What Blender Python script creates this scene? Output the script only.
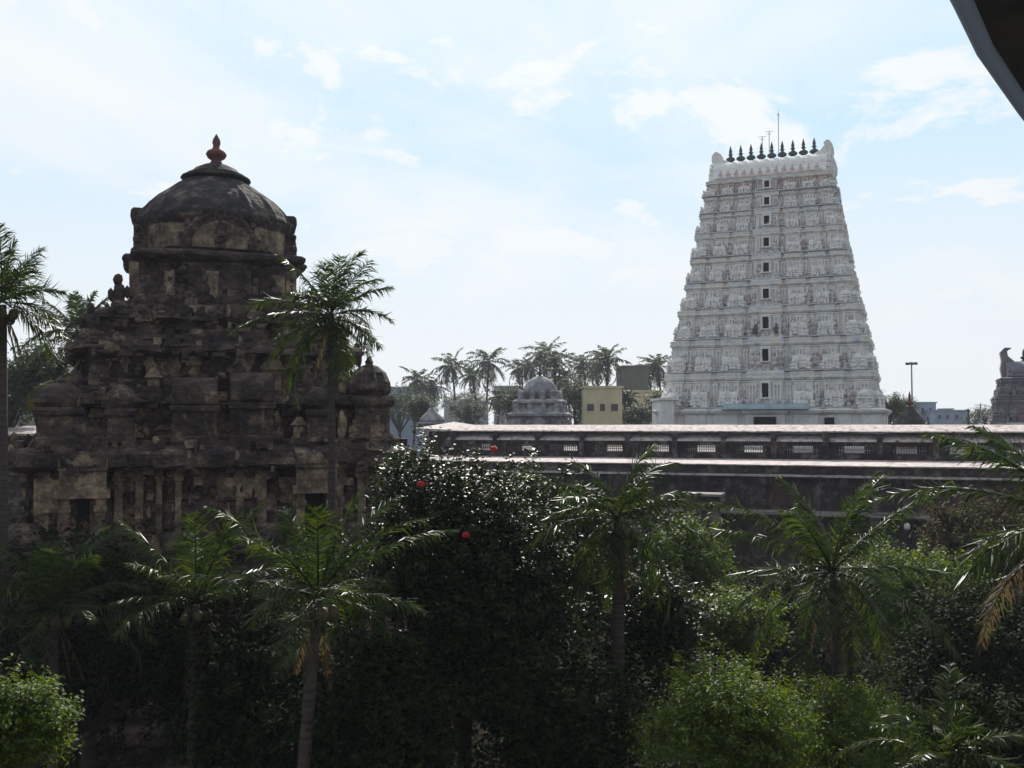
import bpy, math, random
import numpy as np
from mathutils import Vector, Matrix
R = math.radians
PI = math.pi
sc = bpy.context.scene
for o in list(bpy.data.objects): bpy.data.objects.remove(o)

# ---------------------------------------------------------------- camera, sky, sun, exposure
H = 12.0                     # eye height above the ground
F = 1000.0                   # focal length in pixels of a 1024 px wide frame
PITCH = math.atan((425 - 384) / F)
cam_d = bpy.data.cameras.new('camera'); cam = bpy.data.objects.new('camera', cam_d)
sc.collection.objects.link(cam); sc.camera = cam
cam_d.sensor_width = 36; cam_d.lens = 36 * F / 1024
cam_d.clip_start = 0.05; cam_d.clip_end = 20000
cam.location = (0, 0, H); cam.rotation_euler = (PI / 2 + PITCH, 0, 0)

SUN_EL, SUN_AZ = R(37), R(2)      # azimuth clockwise from +Y (view direction)
S = Vector((math.sin(SUN_AZ) * math.cos(SUN_EL), math.cos(SUN_AZ) * math.cos(SUN_EL), math.sin(SUN_EL)))
w = bpy.data.worlds.new('World'); sc.world = w; w.use_nodes = True
nt = w.node_tree; nt.nodes.clear(); N = nt.nodes.new; L = nt.links.new
out = N('ShaderNodeOutputWorld'); bg = N('ShaderNodeBackground'); L(bg.outputs[0], out.inputs[0])
sky = N('ShaderNodeTexSky'); sky.sky_type = 'NISHITA'; sky.sun_disc = False
sky.sun_elevation = SUN_EL; sky.sun_rotation = SUN_AZ; sky.dust_density = 0.6; sky.air_density = 1.0; sky.ozone_density = 2.0
tc = N('ShaderNodeTexCoord')
def wmath(op, a, b=None, c=None):
    m = N('ShaderNodeMath'); m.operation = op
    for i, v in enumerate((a, b, c)):
        if v is None: continue
        if isinstance(v, (int, float)): m.inputs[i].default_value = v
        else: L(v, m.inputs[i])
    return m.outputs[0]
sep = N('ShaderNodeSeparateXYZ'); L(tc.outputs['Generated'], sep.inputs[0])
# a cloud layer: directions projected on a high plane
den = wmath('ADD', wmath('MAXIMUM', sep.outputs[2], 0.0), 0.22)
cx = wmath('DIVIDE', sep.outputs[0], den); cy = wmath('DIVIDE', sep.outputs[1], den)
cmb = N('ShaderNodeCombineXYZ'); L(cx, cmb.inputs[0]); L(cy, cmb.inputs[1])
def wnoise(scale, detail, rough, off, dist=0.0):
    mp = N('ShaderNodeMapping'); mp.inputs[1].default_value = off; L(cmb.outputs[0], mp.inputs[0])
    n = N('ShaderNodeTexNoise'); n.inputs['Scale'].default_value = scale; n.inputs['Detail'].default_value = detail
    n.inputs['Roughness'].default_value = rough; n.inputs['Distortion'].default_value = dist
    L(mp.outputs[0], n.inputs['Vector']); return n.outputs['Fac']
def wramp(v, a, b):
    m = N('ShaderNodeMapRange'); m.interpolation_type = 'SMOOTHSTEP'
    L(v, m.inputs[0]); m.inputs[1].default_value = a; m.inputs[2].default_value = b; return m.outputs[0]
puff = wramp(wnoise(2.3, 12, 0.64, (3.1, 1.7, 0), 0.35), 0.48, 0.60)
veil = wramp(wnoise(0.8, 6, 0.6, (7.7, 0.2, 0), 0.5), 0.30, 0.72)
hor = wramp(sep.outputs[2], 0.42, 0.04)                       # milky air near the horizon
# clouds shine most around the sun
dotn = N('ShaderNodeVectorMath'); dotn.operation = 'DOT_PRODUCT'; L(tc.outputs['Generated'], dotn.inputs[0]); dotn.inputs[1].default_value = S
glow = wmath('POWER', wmath('MAXIMUM', wmath('ADD', wmath('MULTIPLY', dotn.outputs['Value'], 0.5), 0.5), 0.0), 1.0)
CL = wmath('ADD', wmath('MULTIPLY', glow, 4.0), 1.95)
ccol = N('ShaderNodeVectorMath'); ccol.operation = 'SCALE'; ccol.inputs[0].default_value = (0.985, 1.0, 1.01); L(CL, ccol.inputs['Scale'])
fac = wmath('MAXIMUM', wmath('MAXIMUM', wmath('MULTIPLY', puff, 0.9), wmath('ADD', wmath('MULTIPLY', veil, 0.70), 0.24)), wmath('MULTIPLY', hor, 0.9))
tint = N('ShaderNodeVectorMath'); tint.operation = 'MULTIPLY'; L(sky.outputs[0], tint.inputs[0]); tint.inputs[1].default_value = (0.92, 1.10, 1.06)
cap = N('ShaderNodeVectorMath'); cap.operation = 'MINIMUM'; L(tint.outputs[0], cap.inputs[0]); cap.inputs[1].default_value = (3.0, 4.7, 6.0)
mx = N('ShaderNodeMix'); mx.data_type = 'RGBA'; L(fac, mx.inputs[0]); L(cap.outputs[0], mx.inputs[6]); L(ccol.outputs[0], mx.inputs[7])
L(mx.outputs[2], bg.inputs[0]); bg.inputs[1].default_value = 0.12

sd = bpy.data.lights.new('sun', 'SUN'); sd.energy = 4.4; sd.angle = R(0.6); sd.color = (1.0, 0.95, 0.88)
sun = bpy.data.objects.new('sun', sd); sc.collection.objects.link(sun)
sun.rotation_euler = S.to_track_quat('Z', 'Y').to_euler(); sun.location = (0, 0, 120)
vs = sc.view_settings; vs.view_transform = 'Standard'; vs.look = 'None'; vs.gamma = 1; vs.use_curve_mapping = False
vs.exposure = 0.53
sc.cycles.max_bounces = 6; sc.cycles.diffuse_bounces = 3; sc.cycles.glossy_bounces = 2; sc.cycles.transmission_bounces = 4
sc.cycles.transparent_max_bounces = 4; sc.cycles.volume_bounces = 0; sc.cycles.sample_clamp_indirect = 4
sc.cycles.use_denoising = True

def at(px, py, Y):
    dx = (px - 512) / F; dy = -(py - 384) / F
    d = Vector((dx, math.cos(PITCH) - dy * math.sin(PITCH), math.sin(PITCH) + dy * math.cos(PITCH)))
    return Vector((0, 0, H)) + d * (Y / d.y)

# ---------------------------------------------------------------- materials
MATS = {}
def mat(name, cols, scale=1.0, rough=0.9, bump=0.0, bscale=None, detail=8, spec=0.3, trans=0.0, coords='Object', stretch=(1, 1, 1), ramp=(0.35, 0.65), nrough=0.6, metal=0.0, islands=None):
    m = bpy.data.materials.new(name); m.use_nodes = True; t = m.node_tree; t.nodes.clear()
    o = t.nodes.new('ShaderNodeOutputMaterial'); p = t.nodes.new('ShaderNodeBsdfPrincipled')
    p.inputs['Roughness'].default_value = rough; p.inputs['Specular IOR Level'].default_value = spec; p.inputs['Metallic'].default_value = metal
    c = t.nodes.new('ShaderNodeTexCoord'); mp = t.nodes.new('ShaderNodeMapping'); mp.inputs[3].default_value = stretch
    t.links.new(c.outputs[coords], mp.inputs[0])
    n = t.nodes.new('ShaderNodeTexNoise'); n.inputs['Scale'].default_value = scale; n.inputs['Detail'].default_value = detail
    n.inputs['Roughness'].default_value = nrough
    t.links.new(mp.outputs[0], n.inputs['Vector'])
    r = t.nodes.new('ShaderNodeValToRGB'); e = r.color_ramp.elements
    k = len(cols)
    for i, col in enumerate(cols):
        pos = ramp[0] + (ramp[1] - ramp[0]) * (i / max(1, k - 1))
        if i < 2: e[i].position = pos; e[i].color = (*col, 1)
        else: q = e.new(pos); q.color = (*col, 1)
    if k == 1: e[1].color = (*cols[0], 1)
    src = n.outputs['Fac']
    if islands:          # every leaf its own tone
        g = t.nodes.new('ShaderNodeNewGeometry'); mm = t.nodes.new('ShaderNodeMix')
        mm.inputs[0].default_value = islands; t.links.new(src, mm.inputs[2]); t.links.new(g.outputs['Random Per Island'], mm.inputs[3]); src = mm.outputs[0]
    t.links.new(src, r.inputs[0]); t.links.new(r.outputs[0], p.inputs['Base Color'])
    if bump:
        n2 = t.nodes.new('ShaderNodeTexNoise'); n2.inputs['Scale'].default_value = bscale or scale * 4; n2.inputs['Detail'].default_value = 6
        t.links.new(mp.outputs[0], n2.inputs['Vector'])
        b = t.nodes.new('ShaderNodeBump'); b.inputs['Strength'].default_value = 1.0; b.inputs['Distance'].default_value = bump
        t.links.new(n2.outputs['Fac'], b.inputs['Height']); t.links.new(b.outputs[0], p.inputs['Normal'])
    last = p.outputs[0]
    if trans:
        tr = t.nodes.new('ShaderNodeBsdfTranslucent'); hs = t.nodes.new('ShaderNodeHueSaturation')
        hs.inputs['Hue'].default_value = 0.475; hs.inputs['Saturation'].default_value = 1.15; hs.inputs['Value'].default_value = 2.0
        t.links.new(r.outputs[0], hs.inputs['Color']); t.links.new(hs.outputs[0], tr.inputs[0])
        ms = t.nodes.new('ShaderNodeMixShader'); ms.inputs[0].default_value = trans
        t.links.new(p.outputs[0], ms.inputs[1]); t.links.new(tr.outputs[0], ms.inputs[2]); last = ms.outputs[0]
    t.links.new(last, o.inputs[0]); MATS[name] = m; return m

mat('old_stone', [(.020, .016, .017), (.046, .035, .034), (.105, .078, .064), (.32, .24, .17)], 0.9, .95, .10, 5, stretch=(1, 1, 1.5), ramp=(.40, .64), nrough=.85, detail=12)
mat('old_stone_pale', [(.04, .032, .03), (.15, .115, .085), (.36, .28, .19)], 1.5, .95, .06, 5, ramp=(.38, .62), nrough=.8, detail=12)
mat('dome_stone', [(.020, .019, .020), (.045, .040, .039), (.15, .125, .105)], 1.6, .95, .07, 6, ramp=(.36, .68), nrough=.7)
mat('moss', [(.05, .06, .02), (.12, .11, .03)], 2, .95, .04)
mat('terracotta', [(.09, .035, .03), (.16, .065, .05)], 3, .7, .01)
mat('plaster', [(.48, .48, .51), (.70, .69, .67), (.80, .78, .74), (.86, .84, .79)], 1.5, .9, .12, 2.6, ramp=(.32, .66), nrough=.8, detail=12, stretch=(1.3, 1.3, .6))
mat('plaster_pink', [(.48, .38, .36), (.62, .50, .46), (.70, .62, .56)], 0.8, .9, .07, 1.8)
mat('plaster_blue', [(.36, .46, .52), (.46, .56, .60), (.58, .62, .62)], 0.6, .9, .05, 2)
mat('plaster_tint', [(.34, .38, .42), (.54, .60, .64), (.74, .72, .68), (.76, .70, .60), (.82, .79, .73)], 0.9, .9, .1, 2.6, ramp=(.30, .68), nrough=.75)
mat('plaster_figures', [(.32, .30, .30), (.62, .52, .48), (.46, .52, .56), (.68, .58, .50)], 1.4, .9, .06, 3, islands=.8, ramp=(.1, .9))
mat('gateway_paint', [(.10, .12, .18), (.26, .14, .15), (.16, .22, .24), (.30, .25, .22)], 1.2, .9, .05, 3, islands=.7, ramp=(.1, .9))
mat('gateway_wall', [(.12, .13, .17), (.19, .18, .21), (.24, .19, .19)], 0.8, .9, .05, 3)
mat('dark_metal', [(.02, .026, .026), (.045, .048, .045), (.06, .04, .035)], 2.5, .6, .01, 14, spec=.4)
mat('copper', [(.04, .06, .06), (.06, .07, .065)], 3, .5, 0, metal=.3)
mat('dark_hole', [(.012, .012, .013)], 1, 1)
mat('concrete', [(.06, .05, .048), (.14, .12, .115), (.30, .27, .26)], 0.9, .9, .02, 8, ramp=(.33, .6), stretch=(.35, 1, 1), nrough=.7)
mat('lime_roof', [(.09, .075, .07), (.36, .31, .295), (.55, .48, .46)], 2.2, .9, .02, 9, ramp=(.36, .56), nrough=.75)
mat('corridor_wall', [(.016, .013, .014), (.042, .032, .032), (.17, .145, .13)], 0.9, .95, .03, 5, ramp=(.40, .64), nrough=.72)
mat('panel_red', [(.04, .02, .018), (.075, .04, .034)], 1, .9, .01)
mat('pale_wall', [(.34, .36, .38), (.44, .45, .46)], .3, .9)
mat('blue_wall', [(.22, .28, .38), (.30, .35, .43)], .3, .9)
mat('cream_wall', [(.40, .36, .24), (.50, .46, .32)], .4, .9)
mat('grey_wall', [(.20, .21, .22), (.30, .30, .30)], .3, .9)
mat('tank_wall', [(.10, .10, .10), (.15, .14, .13)], .3, .9)
mat('white_dome', [(.22, .23, .26), (.34, .35, .37)], .6, .9)
mat('weathered_plaster', [(.14, .14, .145), (.26, .26, .27), (.42, .41, .41)], .8, .9, .05, 3)
mat('window_glass', [(.03, .035, .04)], 1, .3, spec=.5)
mat('lamp_white', [(.75, .75, .74)], 1, .5)
mat('bark', [(.022, .018, .016), (.05, .042, .036)], 3, .95, .02, 10, stretch=(1, 1, 3))
mat('palm_bark', [(.03, .025, .024), (.08, .065, .06)], 2, .95, .03, 6, stretch=(.4, .4, 5))
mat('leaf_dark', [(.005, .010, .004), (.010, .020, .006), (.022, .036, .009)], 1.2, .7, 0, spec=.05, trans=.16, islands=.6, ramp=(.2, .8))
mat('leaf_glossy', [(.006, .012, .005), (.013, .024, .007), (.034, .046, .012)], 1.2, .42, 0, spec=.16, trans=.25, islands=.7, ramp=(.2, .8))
mat('leaf_bright', [(.026, .056, .009), (.054, .100, .013), (.095, .135, .018)], 1.2, .6, 0, spec=.2, trans=.36, islands=.6, ramp=(.2, .8))
mat('leaf_brown', [(.035, .014, .012), (.04, .04, .014), (.03, .05, .014)], 1.0, .7, 0, spec=.08, trans=.3, islands=.6, ramp=(.2, .8))
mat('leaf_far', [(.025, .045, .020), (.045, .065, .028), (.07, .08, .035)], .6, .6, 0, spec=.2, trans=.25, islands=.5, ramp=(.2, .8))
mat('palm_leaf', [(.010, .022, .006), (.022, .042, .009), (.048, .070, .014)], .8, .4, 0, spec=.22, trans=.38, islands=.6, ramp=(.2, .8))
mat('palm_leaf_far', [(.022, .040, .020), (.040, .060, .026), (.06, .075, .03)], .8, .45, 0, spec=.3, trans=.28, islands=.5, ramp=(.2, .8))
mat('palm_leaf_dry', [(.055, .038, .022), (.08, .065, .03), (.035, .05, .015)], .8, .5, 0, spec=.3, trans=.4, islands=.6, ramp=(.2, .8))
mat('coconut_husk', [(.05, .045, .02), (.09, .08, .03)], 3, .6)
mat('flower_red', [(.30, .015, .015), (.42, .03, .025)], 3, .5, trans=.3)
mat('ground_soil', [(.016, .014, .010), (.035, .03, .022), (.015, .024, .010)], .15, 1, .05, 3, spec=0)
mat('courtyard_sand', [(.22, .19, .15), (.30, .26, .20)], .2, .95)

# ---------------------------------------------------------------- mesh helpers
rnd = random.Random(7)
class MB:
    def __init__(s): s.v = []; s.f = []; s.arr = []
    def box(s, x0, x1, y0, y1, z0, z1, M=None):
        b = len(s.v)
        for x, y, z in ((x0,y0,z0),(x1,y0,z0),(x1,y1,z0),(x0,y1,z0),(x0,y0,z1),(x1,y0,z1),(x1,y1,z1),(x0,y1,z1)):
            p = Vector((x, y, z)); s.v.append(tuple(M @ p if M else p))
        s.f += [tuple(b + i for i in q) for q in ((0,3,2,1),(4,5,6,7),(0,1,5,4),(1,2,6,5),(2,3,7,6),(3,0,4,7))]
    def hexa(s, pts):     # 8 points ordered as a box
        b = len(s.v); s.v += [tuple(p) for p in pts]
        s.f += [tuple(b + i for i in q) for q in ((0,3,2,1),(4,5,6,7),(0,1,5,4),(1,2,6,5),(2,3,7,6),(3,0,4,7))]
    def loops(s, rings, cap0=True, cap1=True, M=None):
        n = len(rings[0]); b = len(s.v)
        for r in rings:
            for p in r: s.v.append(tuple(M @ Vector(p)) if M else tuple(p))
        for k in range(len(rings) - 1):
            for i in range(n):
                j = (i + 1) % n
                s.f.append((b + k*n + i, b + k*n + j, b + (k+1)*n + j, b + (k+1)*n + i))
        if cap0: s.f.append(tuple(b + i for i in reversed(range(n))))
        if cap1: s.f.append(tuple(b + (len(rings)-1)*n + i for i in range(n)))
    def lathe(s, prof, n=16, c=(0, 0), M=None, sx=1, sy=1, ph=0, jit=0):
        rings = [[(c[0] + sx*r*math.cos(2*PI*i/n + ph)*(1 + rnd.uniform(-jit, jit)), c[1] + sy*r*math.sin(2*PI*i/n + ph)*(1 + rnd.uniform(-jit, jit)), z) for i in range(n)] for r, z in prof]
        s.loops(rings, M=M)
    def rect_loft(s, prof, w, d, c=(0, 0), M=None):     # prof of (offset, z) round a w x d half-size rectangle
        s.loops([[(c[0]-w-o, c[1]-d-o, z), (c[0]+w+o, c[1]-d-o, z), (c[0]+w+o, c[1]+d+o, z), (c[0]-w-o, c[1]+d+o, z)] for o, z in prof], M=M)
    def tube(s, path, rad, n=8):
        rings = []
        for i, p in enumerate(path):
            p = Vector(p); a = Vector(path[max(0, i-1)]); c = Vector(path[min(len(path)-1, i+1)])
            t = (c - a).normalized(); u = t.cross(Vector((0.13, 0.97, 0.1))).normalized()
            if u.length < .1: u = t.cross(Vector((1, 0, 0))).normalized()
            v = t.cross(u); r = rad[i] if isinstance(rad, (list, tuple)) else rad
            rings.append([p + (u*math.cos(2*PI*k/n) + v*math.sin(2*PI*k/n))*r for k in range(n)])
        s.loops(rings)
    def lump(s, c, r, n=8, m=5, jit=.12, M=None):
        rings = []
        for k in range(m + 1):
            th = PI * (k + .001) / (m + .002); rr = math.sin(th); z = -math.cos(th)
            rings.append([(c[0] + r[0]*rr*math.cos(2*PI*i/n)*(1+rnd.uniform(-jit, jit)), c[1] + r[1]*rr*math.sin(2*PI*i/n)*(1+rnd.uniform(-jit, jit)), c[2] + r[2]*z) for i in range(n)])
        s.loops(rings, M=M)
    def build(s, name, m, parent=None, smooth=False):
        me = bpy.data.meshes.new(name); me.from_pydata(s.v, [], s.f); me.materials.append(MATS[m])
        if smooth: me.polygons.foreach_set('use_smooth', [True] * len(me.polygons))
        me.update(); o = bpy.data.objects.new(name, me); sc.collection.objects.link(o)
        if parent: o.parent = parent
        return o
def merge(name, items, parent=None):      # one part made of shapes in several materials
    me = bpy.data.meshes.new(name); v = []; f = []; mi = []; sm = []
    for k, (mb, m, smooth) in enumerate(items):
        b = len(v); v += mb.v; f += [tuple(b + i for i in q) for q in mb.f]; mi += [k]*len(mb.f); sm += [smooth]*len(mb.f)
        me.materials.append(MATS[m])
    me.from_pydata(v, [], f); me.polygons.foreach_set('material_index', mi); me.polygons.foreach_set('use_smooth', sm); me.update()
    o = bpy.data.objects.new(name, me); sc.collection.objects.link(o)
    if parent: o.parent = parent
    return o
def np_mesh(name, V, Fq, m, parent=None, smooth=False):
    me = bpy.data.meshes.new(name); nv, nf = len(V), len(Fq)
    me.vertices.add(nv); me.vertices.foreach_set('co', np.ascontiguousarray(V, dtype=np.float32).ravel())
    me.loops.add(nf * 4); me.loops.foreach_set('vertex_index', np.ascontiguousarray(Fq, dtype=np.int32).ravel())
    me.polygons.add(nf); me.polygons.foreach_set('loop_start', np.arange(0, nf*4, 4, dtype=np.int32))
    me.polygons.foreach_set('loop_total', np.full(nf, 4, dtype=np.int32))
    me.update(calc_edges=True); me.materials.append(MATS[m])
    o = bpy.data.objects.new(name, me); sc.collection.objects.link(o)
    if parent: o.parent = parent
    return o
def thing(name, label, cat, loc=(0, 0, 0), rz=0, group=None):
    o = bpy.data.objects.new(name, None); sc.collection.objects.link(o); o.location = loc; o.rotation_euler = (0, 0, rz)
    o.empty_display_size = .3; o['label'] = label; o['category'] = cat
    if group: o['group'] = group
    return o
def tag(o, label, cat, group=None):
    o['label'] = label; o['category'] = cat
    if group: o['group'] = group
    return o
def structure(o): o['kind'] = 'structure'; return o
def Mx(x, y, z, rz=0): return Matrix.Translation((x, y, z)) @ Matrix.Rotation(rz, 4, 'Z')

# stepped plan of a temple storey: rectangle with projecting bays, walls lofted through mouldings
def plan(w, d, bays_w, bays_d, seg=None):
    def side(h, dist, bays):
        pts = [(-h, -dist)]
        for a, b, p in sorted(bays):
            a *= h; b *= h
            pts += [(a, -dist), (a, -dist - p), (b, -dist - p), (b, -dist)]
        return pts
    P = []
    for k in range(4):
        h, dist, bays = (w, d, bays_w) if k % 2 == 0 else (d, w, bays_d)
        c, s_ = (1, 0, -1, 0)[k], (0, 1, 0, -1)[k]
        P += [(x*c - y*s_, x*s_ + y*c) for x, y in side(h, dist, bays)]
    Q = []
    for i, p in enumerate(P):
        q = P[(i+1) % len(P)]; l = math.hypot(q[0]-p[0], q[1]-p[1])
        k = max(1, int(l / seg)) if seg else 1
        for j in range(k): Q.append((p[0] + (q[0]-p[0])*j/k, p[1] + (q[1]-p[1])*j/k))
    n = len(Q); res = []
    for i in range(n):
        a, b, c = Q[i-1], Q[i], Q[(i+1) % n]
        e1 = Vector((b[0]-a[0], b[1]-a[1])).normalized(); e2 = Vector((c[0]-b[0], c[1]-b[1])).normalized()
        n1 = Vector((e1.y, -e1.x)); n2 = Vector((e2.y, -e2.x))
        o = n1 if (n1 - n2).length < .1 else n1 + n2
        res.append((b[0], b[1], o.x, o.y))
    return res
def loft_plan(mb, pl, prof, jit=0, chunk=0):
    rings = []
    for o, z in prof:
        ring = []
        for k, (x, y, ox, oy) in enumerate(pl):
            j = rnd.uniform(-jit, jit); jz = rnd.uniform(-jit, jit)
            if chunk and rnd.random() < chunk: j -= 3*jit
            ring.append((x + ox*(o + j), y + oy*(o + j), z + jz))
        rings.append(ring)
    mb.loops(rings)

def figure(mb, M, h):            # a seated / standing plaster figure
    a = rnd.uniform(.8, 1.15)
    mb.lump((0, 0, h*.18), (h*.26*a, h*.2, h*.18), 7, 4, .15, M)
    mb.lump((0, 0, h*.48), (h*.19*a, h*.14, h*.28), 7, 4, .15, M)
    mb.lump((rnd.uniform(-.04, .04)*h, 0, h*.82), (h*.12, h*.12, h*.16), 6, 4, .1, M)
    for sx in (-1, 1):
        if rnd.random() < .8: mb.lump((sx*h*.19, -h*.05, h*(.42 + rnd.uniform(0, .12))), (h*.08, h*.09, h*.18), 5, 3, .15, M)

def kuta(mb, M, w, h, n=8, jit=.04):       # square miniature shrine with domed roof
    mb.rect_loft([(.06*w, 0), (.06*w, .07*h), (-.08*w, .1*h), (-.08*w, .40*h), (.10*w, .44*h), (.14*w, .50*h), (-.02*w, .55*h)], w, w, M=M)
    r = w * 1.12
    mb.lathe([(r*.9, .55*h), (r*1.08, .62*h), (r*1.05, .72*h), (r*.82, .84*h), (r*.4, .92*h), (r*.16, .94*h), (r*.2, .97*h), (.01, 1.06*h)], n, M=M, ph=PI/n, jit=jit)
def sala(mb, M, w, d, h, jit=.0):        # oblong miniature shrine with barrel roof, width 2w
    mb.rect_loft([(.08*d, 0), (.08*d, .08*h), (-.1*d, .1*h), (-.1*d, .42*h), (.14*d, .46*h), (.18*d, .52*h), (0, .56*h)], w, d, M=M)
    arch = [(math.cos(PI*k/8), math.sin(PI*k/8)) for k in range(9)]
    prof = [(-x*d*1.15, .56*h + y*.40*h) for x, y in arch]
    rings = []
    for u in (-1.06, -.98, 0, .98, 1.06):
        s_ = 1.12 if abs(u) > 1 else 1.0
        rings.append([(u*w, a*s_, .56*h + (b - .56*h)*s_) for a, b in prof])
    mb.loops(rings, M=M)
    for q in (-.94, -.5, .5, .94): mb.box(q*w - .07*w, q*w + .07*w, -d*1.06, -d*.85, .1*h, .43*h, M)
    mb.box(-.2*w, .2*w, -d*1.0, -d*.85, .12*h, .36*h, M)
    # horseshoe gable on the front
    g = [(math.cos(PI*k/8)*w*.42, .58*h + math.sin(PI*k/8)*.32*h) for k in range(9)]
    mb.loops([[(x, -d*1.3, z) for x, z in g], [(x*.9, -d*.6, z) for x, z in g]], M=M)
def kudu(mb, M, r):
    pts = [(math.cos(R(a))*r, math.sin(R(a))*r*1.1) for a in range(-30, 211, 30)]
    mb.loops([[(x, 0, z) for x, z in pts], [(x*.85, -.35*r, z*.85) for x, z in pts]], M=M)
def finial(mb, M, h, n=10):
    mb.lathe([(.20*h, 0), (.22*h, .05*h), (.09*h, .10*h), (.10*h, .16*h), (.22*h, .24*h), (.23*h, .32*h), (.10*h, .42*h), (.06*h, .48*h), (.13*h, .53*h), (.06*h, .60*h), (.09*h, .68*h), (.05*h, .84*h), (.01*h, h)], n, M=M)

# ---------------------------------------------------------------- ground
g = MB(); g.box(-3500, 3500, -300, 6000, -.6, 0); structure(g.build('ground', 'ground_soil'))

# ---------------------------------------------------------------- weathered shrine tower on the left
TC = at(213, 425, 41.5)
T = thing('shrine_tower', 'dark weathered stone shrine tower with round dome rising behind the garden palms', 'temple tower', (TC.x, 41.5, 0), R(20))
BW = [(-.98, -.62, .25), (-.30, .30, .45), (.62, .98, .25)]
def old_storey(zb, zw, zc, ztop, hw, name, seg=.5):
    mb = MB(); pl = plan(hw, hw, BW, BW, seg)
    prof = [(.5, zb), (.5, zb + .25), (.3, zb + .3), (.38, zb + .5), (.05, zb + .62)]
    z = zb + .62
    while z < zw - .3: prof.append((rnd.choice((0, .03, -.04)), z + .25)); z += .45
    prof += [(.02, zw), (.35, zw + .06), (.62, zw + .18), (.60, zc - .18), (.35, zc - .02), (.1, zc)]
    if ztop > zc: prof += [(-.05, zc + .1), (-.05, ztop)]
    loft_plan(mb, pl, prof, .06, .09)
    return mb, pl
def place_side(hw, u, proj, k):       # matrix on side k at position u along it, facing outwards
    return Matrix.Rotation(k*PI/2, 4, 'Z') @ Matrix.Translation((u, -hw - proj, 0))
mb = MB(); loft_plan(mb, plan(7.4, 7.4, BW, BW, .7), [(.3, 0), (.3, .5), (0, .7), (.05, 1.3), (.35, 1.5), (.3, 1.9), (0, 2.1), (0, 2.6)], .05, .05); mb.build('plinth', 'old_stone', T)
storeys = []
for (zb, zw, zc, zt, hw) in ((2.6, 5.9, 6.6, 6.7, 6.7), (6.7, 10.4, 11.2, 11.5, 6.1), (11.5, 12.6, 13.0, 13.1, 5.2), (13.1, 14.5, 15.0, 15.1, 4.45), (15.1, 15.7, 16.1, 16.3, 3.8)):
    smb, pl = old_storey(zb, zw, zc, zt, hw, 'storey')
    # carved pilasters, relief blocks and figures on all four faces
    pm = MB(); rl = MB(); rp = MB(); fg = MB()
    for k in range(4):
        u = -hw + .35
        while u < hw - .2:
            pr = .45 if abs(u) < .3*hw else (.25 if abs(u) > .62*hw else 0)
            M = place_side(hw, u, pr, k)
            if rnd.random() < .8:
                w_ = rnd.uniform(.10, .17)
                pm.box(-w_, w_, -.14, .05, zb + .62, zw - .32, M); pm.box(-w_*1.6, w_*1.6, -.2, .05, zw - .32, zw - .18, M); pm.box(-w_*1.2, w_*1.2, -.17, .05, zw - .18, zw + .02, M)
            if rnd.random() < .75:
                M2 = place_side(hw, u + .4, pr, k)
                figure(fg, M2 @ Matrix.Translation((0, -.1, zb + .6)), rnd.uniform(.5, .95)*min(1.9, (zw - zb)*.55))
            for q in range(26):
                z = rnd.uniform(zb + .1, zt - .05); a = rnd.uniform(.05, .26); b = rnd.uniform(.04, .15); t = rnd.uniform(.03, .16)
                over = rnd.uniform(.2, .58) if z > zw else (.3 if z < zb + .6 else 0); du = rnd.uniform(-.35, .35)
                M3 = M @ Matrix.Translation((du, -t - over, z)) @ Matrix.Rotation(rnd.uniform(-.12, .12), 4, 'Y')
                (rp if rnd.random() < .22 else rl).box(-a, a, 0, t + .12, -b, b, M3)
            for q in range(5):
                z = rnd.uniform(zb + .3, zt); over = .45 if z > zw else 0
                (rp if rnd.random() < .2 else rl).lump((rnd.uniform(-.35, .35), -.08 - over, z), (rnd.uniform(.07, .16), .14, rnd.uniform(.1, .3)), 6, 4, .3, M)
            if rnd.random() < .5: kudu(rl, M @ Matrix.Translation((0, -.58, zw + .35)), rnd.uniform(.16, .3))
            u += rnd.uniform(.6, .85)
    st = merge('storey', [(smb, 'old_stone', False), (pm, 'old_stone_pale', False), (rl, 'old_stone', False), (rp, 'old_stone_pale', False), (fg, 'old_stone', True)], T)
# parapet shrines above storeys
def kuta_at(hw, z, w_, h_, corner, parent=None, m='old_stone'):
    mb = MB(); kuta(mb, Mx(corner[0], corner[1], z, rnd.uniform(-.05, .05)), w_, h_, 10, .05)
    return mb.build('corner_shrine', m, parent or T)
for cx_, cy_ in ((-1, -1), (1, -1), (1, 1), (-1, 1)):
    kuta_at(0, 11.4, .72, 3.1 if cx_ > 0 else 2.2, (cx_*5.4, cy_*5.4))
    kuta_at(0, 15.0, .45, 1.4, (cx_*4.0, cy_*4.0))
    kuta_at(0, 6.6, .7, 2.3, (cx_*6.4, cy_*6.4))
for k in range(4):
    for (dist, z, w_, d_, h_) in ((5.9, 11.4, 1.25, .7, 2.7), (4.1, 15.0, .85, .5, 1.7), (6.6, 6.6, 1.4, .6, 2.2)):
        for u in (-.17, .17):
            mb = MB(); sala(mb, Matrix.Rotation(k*PI/2, 4, 'Z') @ Matrix.Translation((u*dist, -dist + .15, z)) @ Matrix.Rotation(rnd.uniform(-.06, .06), 4, 'Z'), w_*.58, d_, h_*rnd.uniform(.82, 1)); mb.build('barrel_shrine', 'old_stone', T)
        for u in (-.58, .58):
            mb = MB(); M = Matrix.Rotation(k*PI/2, 4, 'Z') @ Matrix.Translation((u*dist, -dist + .2, z)); kuta(mb, M, w_*.38, h_*.8, 8, .06); mb.build('miniature_shrine', 'old_stone', T)
ru = [MB(), MB()]
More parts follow.
